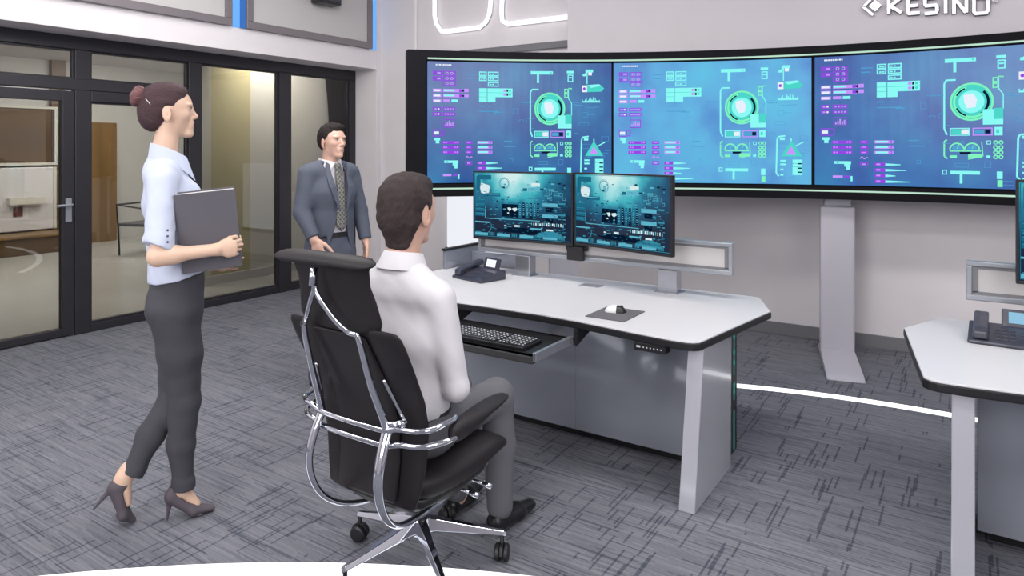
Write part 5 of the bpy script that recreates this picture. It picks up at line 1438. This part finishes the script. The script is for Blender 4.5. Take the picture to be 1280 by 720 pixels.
# ------------------------------------------------------------------ lights, world, camera
def ceiling_panel(x, y, sx, sy, power, label):
    t = thing('ceiling_light', (x, y, ZC), 0, label, 'ceiling light', 'rectangular ceiling lights over the control room')
    mb = MB(); mb.box(-sx/2-.03, sx/2+.03, -sy/2-.03, -sy/2, -.05, 0); mb.box(-sx/2-.03, sx/2+.03, sy/2, sy/2+.03, -.05, 0)
    mb.box(-sx/2-.03, -sx/2, -sy/2, sy/2, -.05, 0); mb.box(sx/2, sx/2+.03, -sy/2, sy/2, -.05, 0)
    mb.build('light_frame', M['alu'], t)
    boxo('diffuser', -sx/2, sx/2, -sy/2, sy/2, -.035, -.005, E_ceil, t)
    l = bpy.data.lights.new('ceiling_lamp', 'AREA'); l.shape = 'RECTANGLE'; l.size = sx; l.size_y = sy; l.energy = power*.84; l.color = (1, .985, .97)
    o = bpy.data.objects.new('ceiling_lamp', l); C.objects.link(o); o.parent = t; o.location = (0, 0, -.06)
for (x, y, sx, sy, p) in [(-4.3, .3, 1.6, .5, 34), (-4.0, 3.0, 1.6, .5, 36), (-1.6, .2, 1.6, .5, 30), (-1.2, 3.0, 2.2, .5, 42), (1.4, .6, 1.6, .5, 34), (1.8, 3.0, 1.6, .5, 34), (-1.8, -2.0, 1.6, .5, 40)]:
    ceiling_panel(x, y, sx, sy, p, 'rectangular light panel set in the ceiling of the control room')
def area(name, loc, target, size, power, colr=(1, 1, 1)):
    l = bpy.data.lights.new(name, 'AREA'); l.shape = 'SQUARE'; l.size = size; l.energy = power*.84; l.color = colr
    o = bpy.data.objects.new(name, l); C.objects.link(o); o.location = loc
    o.rotation_euler = (Vector(target)-Vector(loc)).to_track_quat('-Z', 'Y').to_euler()
area('wall_fill', (-1.4, -3.2, 3.0), (-3.0, 5.9, 2.0), 2.6, 190, (1, .985, .975))  # unseen fill lights, added to brighten the back and left walls
area('wall_fill', (-2.6, 2.6, 3.3), (-6.0, 4.0, 2.7), .8, 42, (1, .985, .975))
area('wall_fill', (3.6, -1.0, 3.0), (-6.0, 4.5, 2.2), 2.0, 130, (1, .985, .975))
area('lobby_fill', (-6.65, 5.4, 2.85), (-7.4, 6.6, .8), .9, 75, (1, .97, .93))  # unseen light added to brighten the ochre and cream walls
for (x, y, p) in ((-8.6, 3.0, 120), (-10.4, 5.6, 140), (-9.0, 8.5, 80), (-10.4, 3.2, 70)):
    area('lobby_fill', (x, y, 2.85), (x-.5, y, 0), 1.4, p, (1, .97, .92))  # unseen fill lights added to brighten the lobby

w = bpy.data.worlds.new('world'); bpy.context.scene.world = w; w.use_nodes = True
w.node_tree.nodes['Background'].inputs[0].default_value = (.8, .82, .9, 1); w.node_tree.nodes['Background'].inputs[1].default_value = .3

cam = bpy.data.cameras.new('camera'); co = bpy.data.objects.new('camera', cam); C.objects.link(co)
bpy.context.scene.camera = co
co.location = (0, 0, 1.52); pitch = 0.0
co.rotation_euler = (PI/2-pitch, 0, math.radians(33.5))
cam.sensor_width = 36; cam.sensor_fit = 'HORIZONTAL'; cam.lens = 870*36/1280
cam.shift_y = -(360-186)/1280; cam.clip_start = .05
s = bpy.context.scene
s.view_settings.view_transform = 'Standard'; s.view_settings.look = 'None'; s.view_settings.gamma = 1; s.view_settings.use_curve_mapping = False
s.view_settings.exposure = 0.0
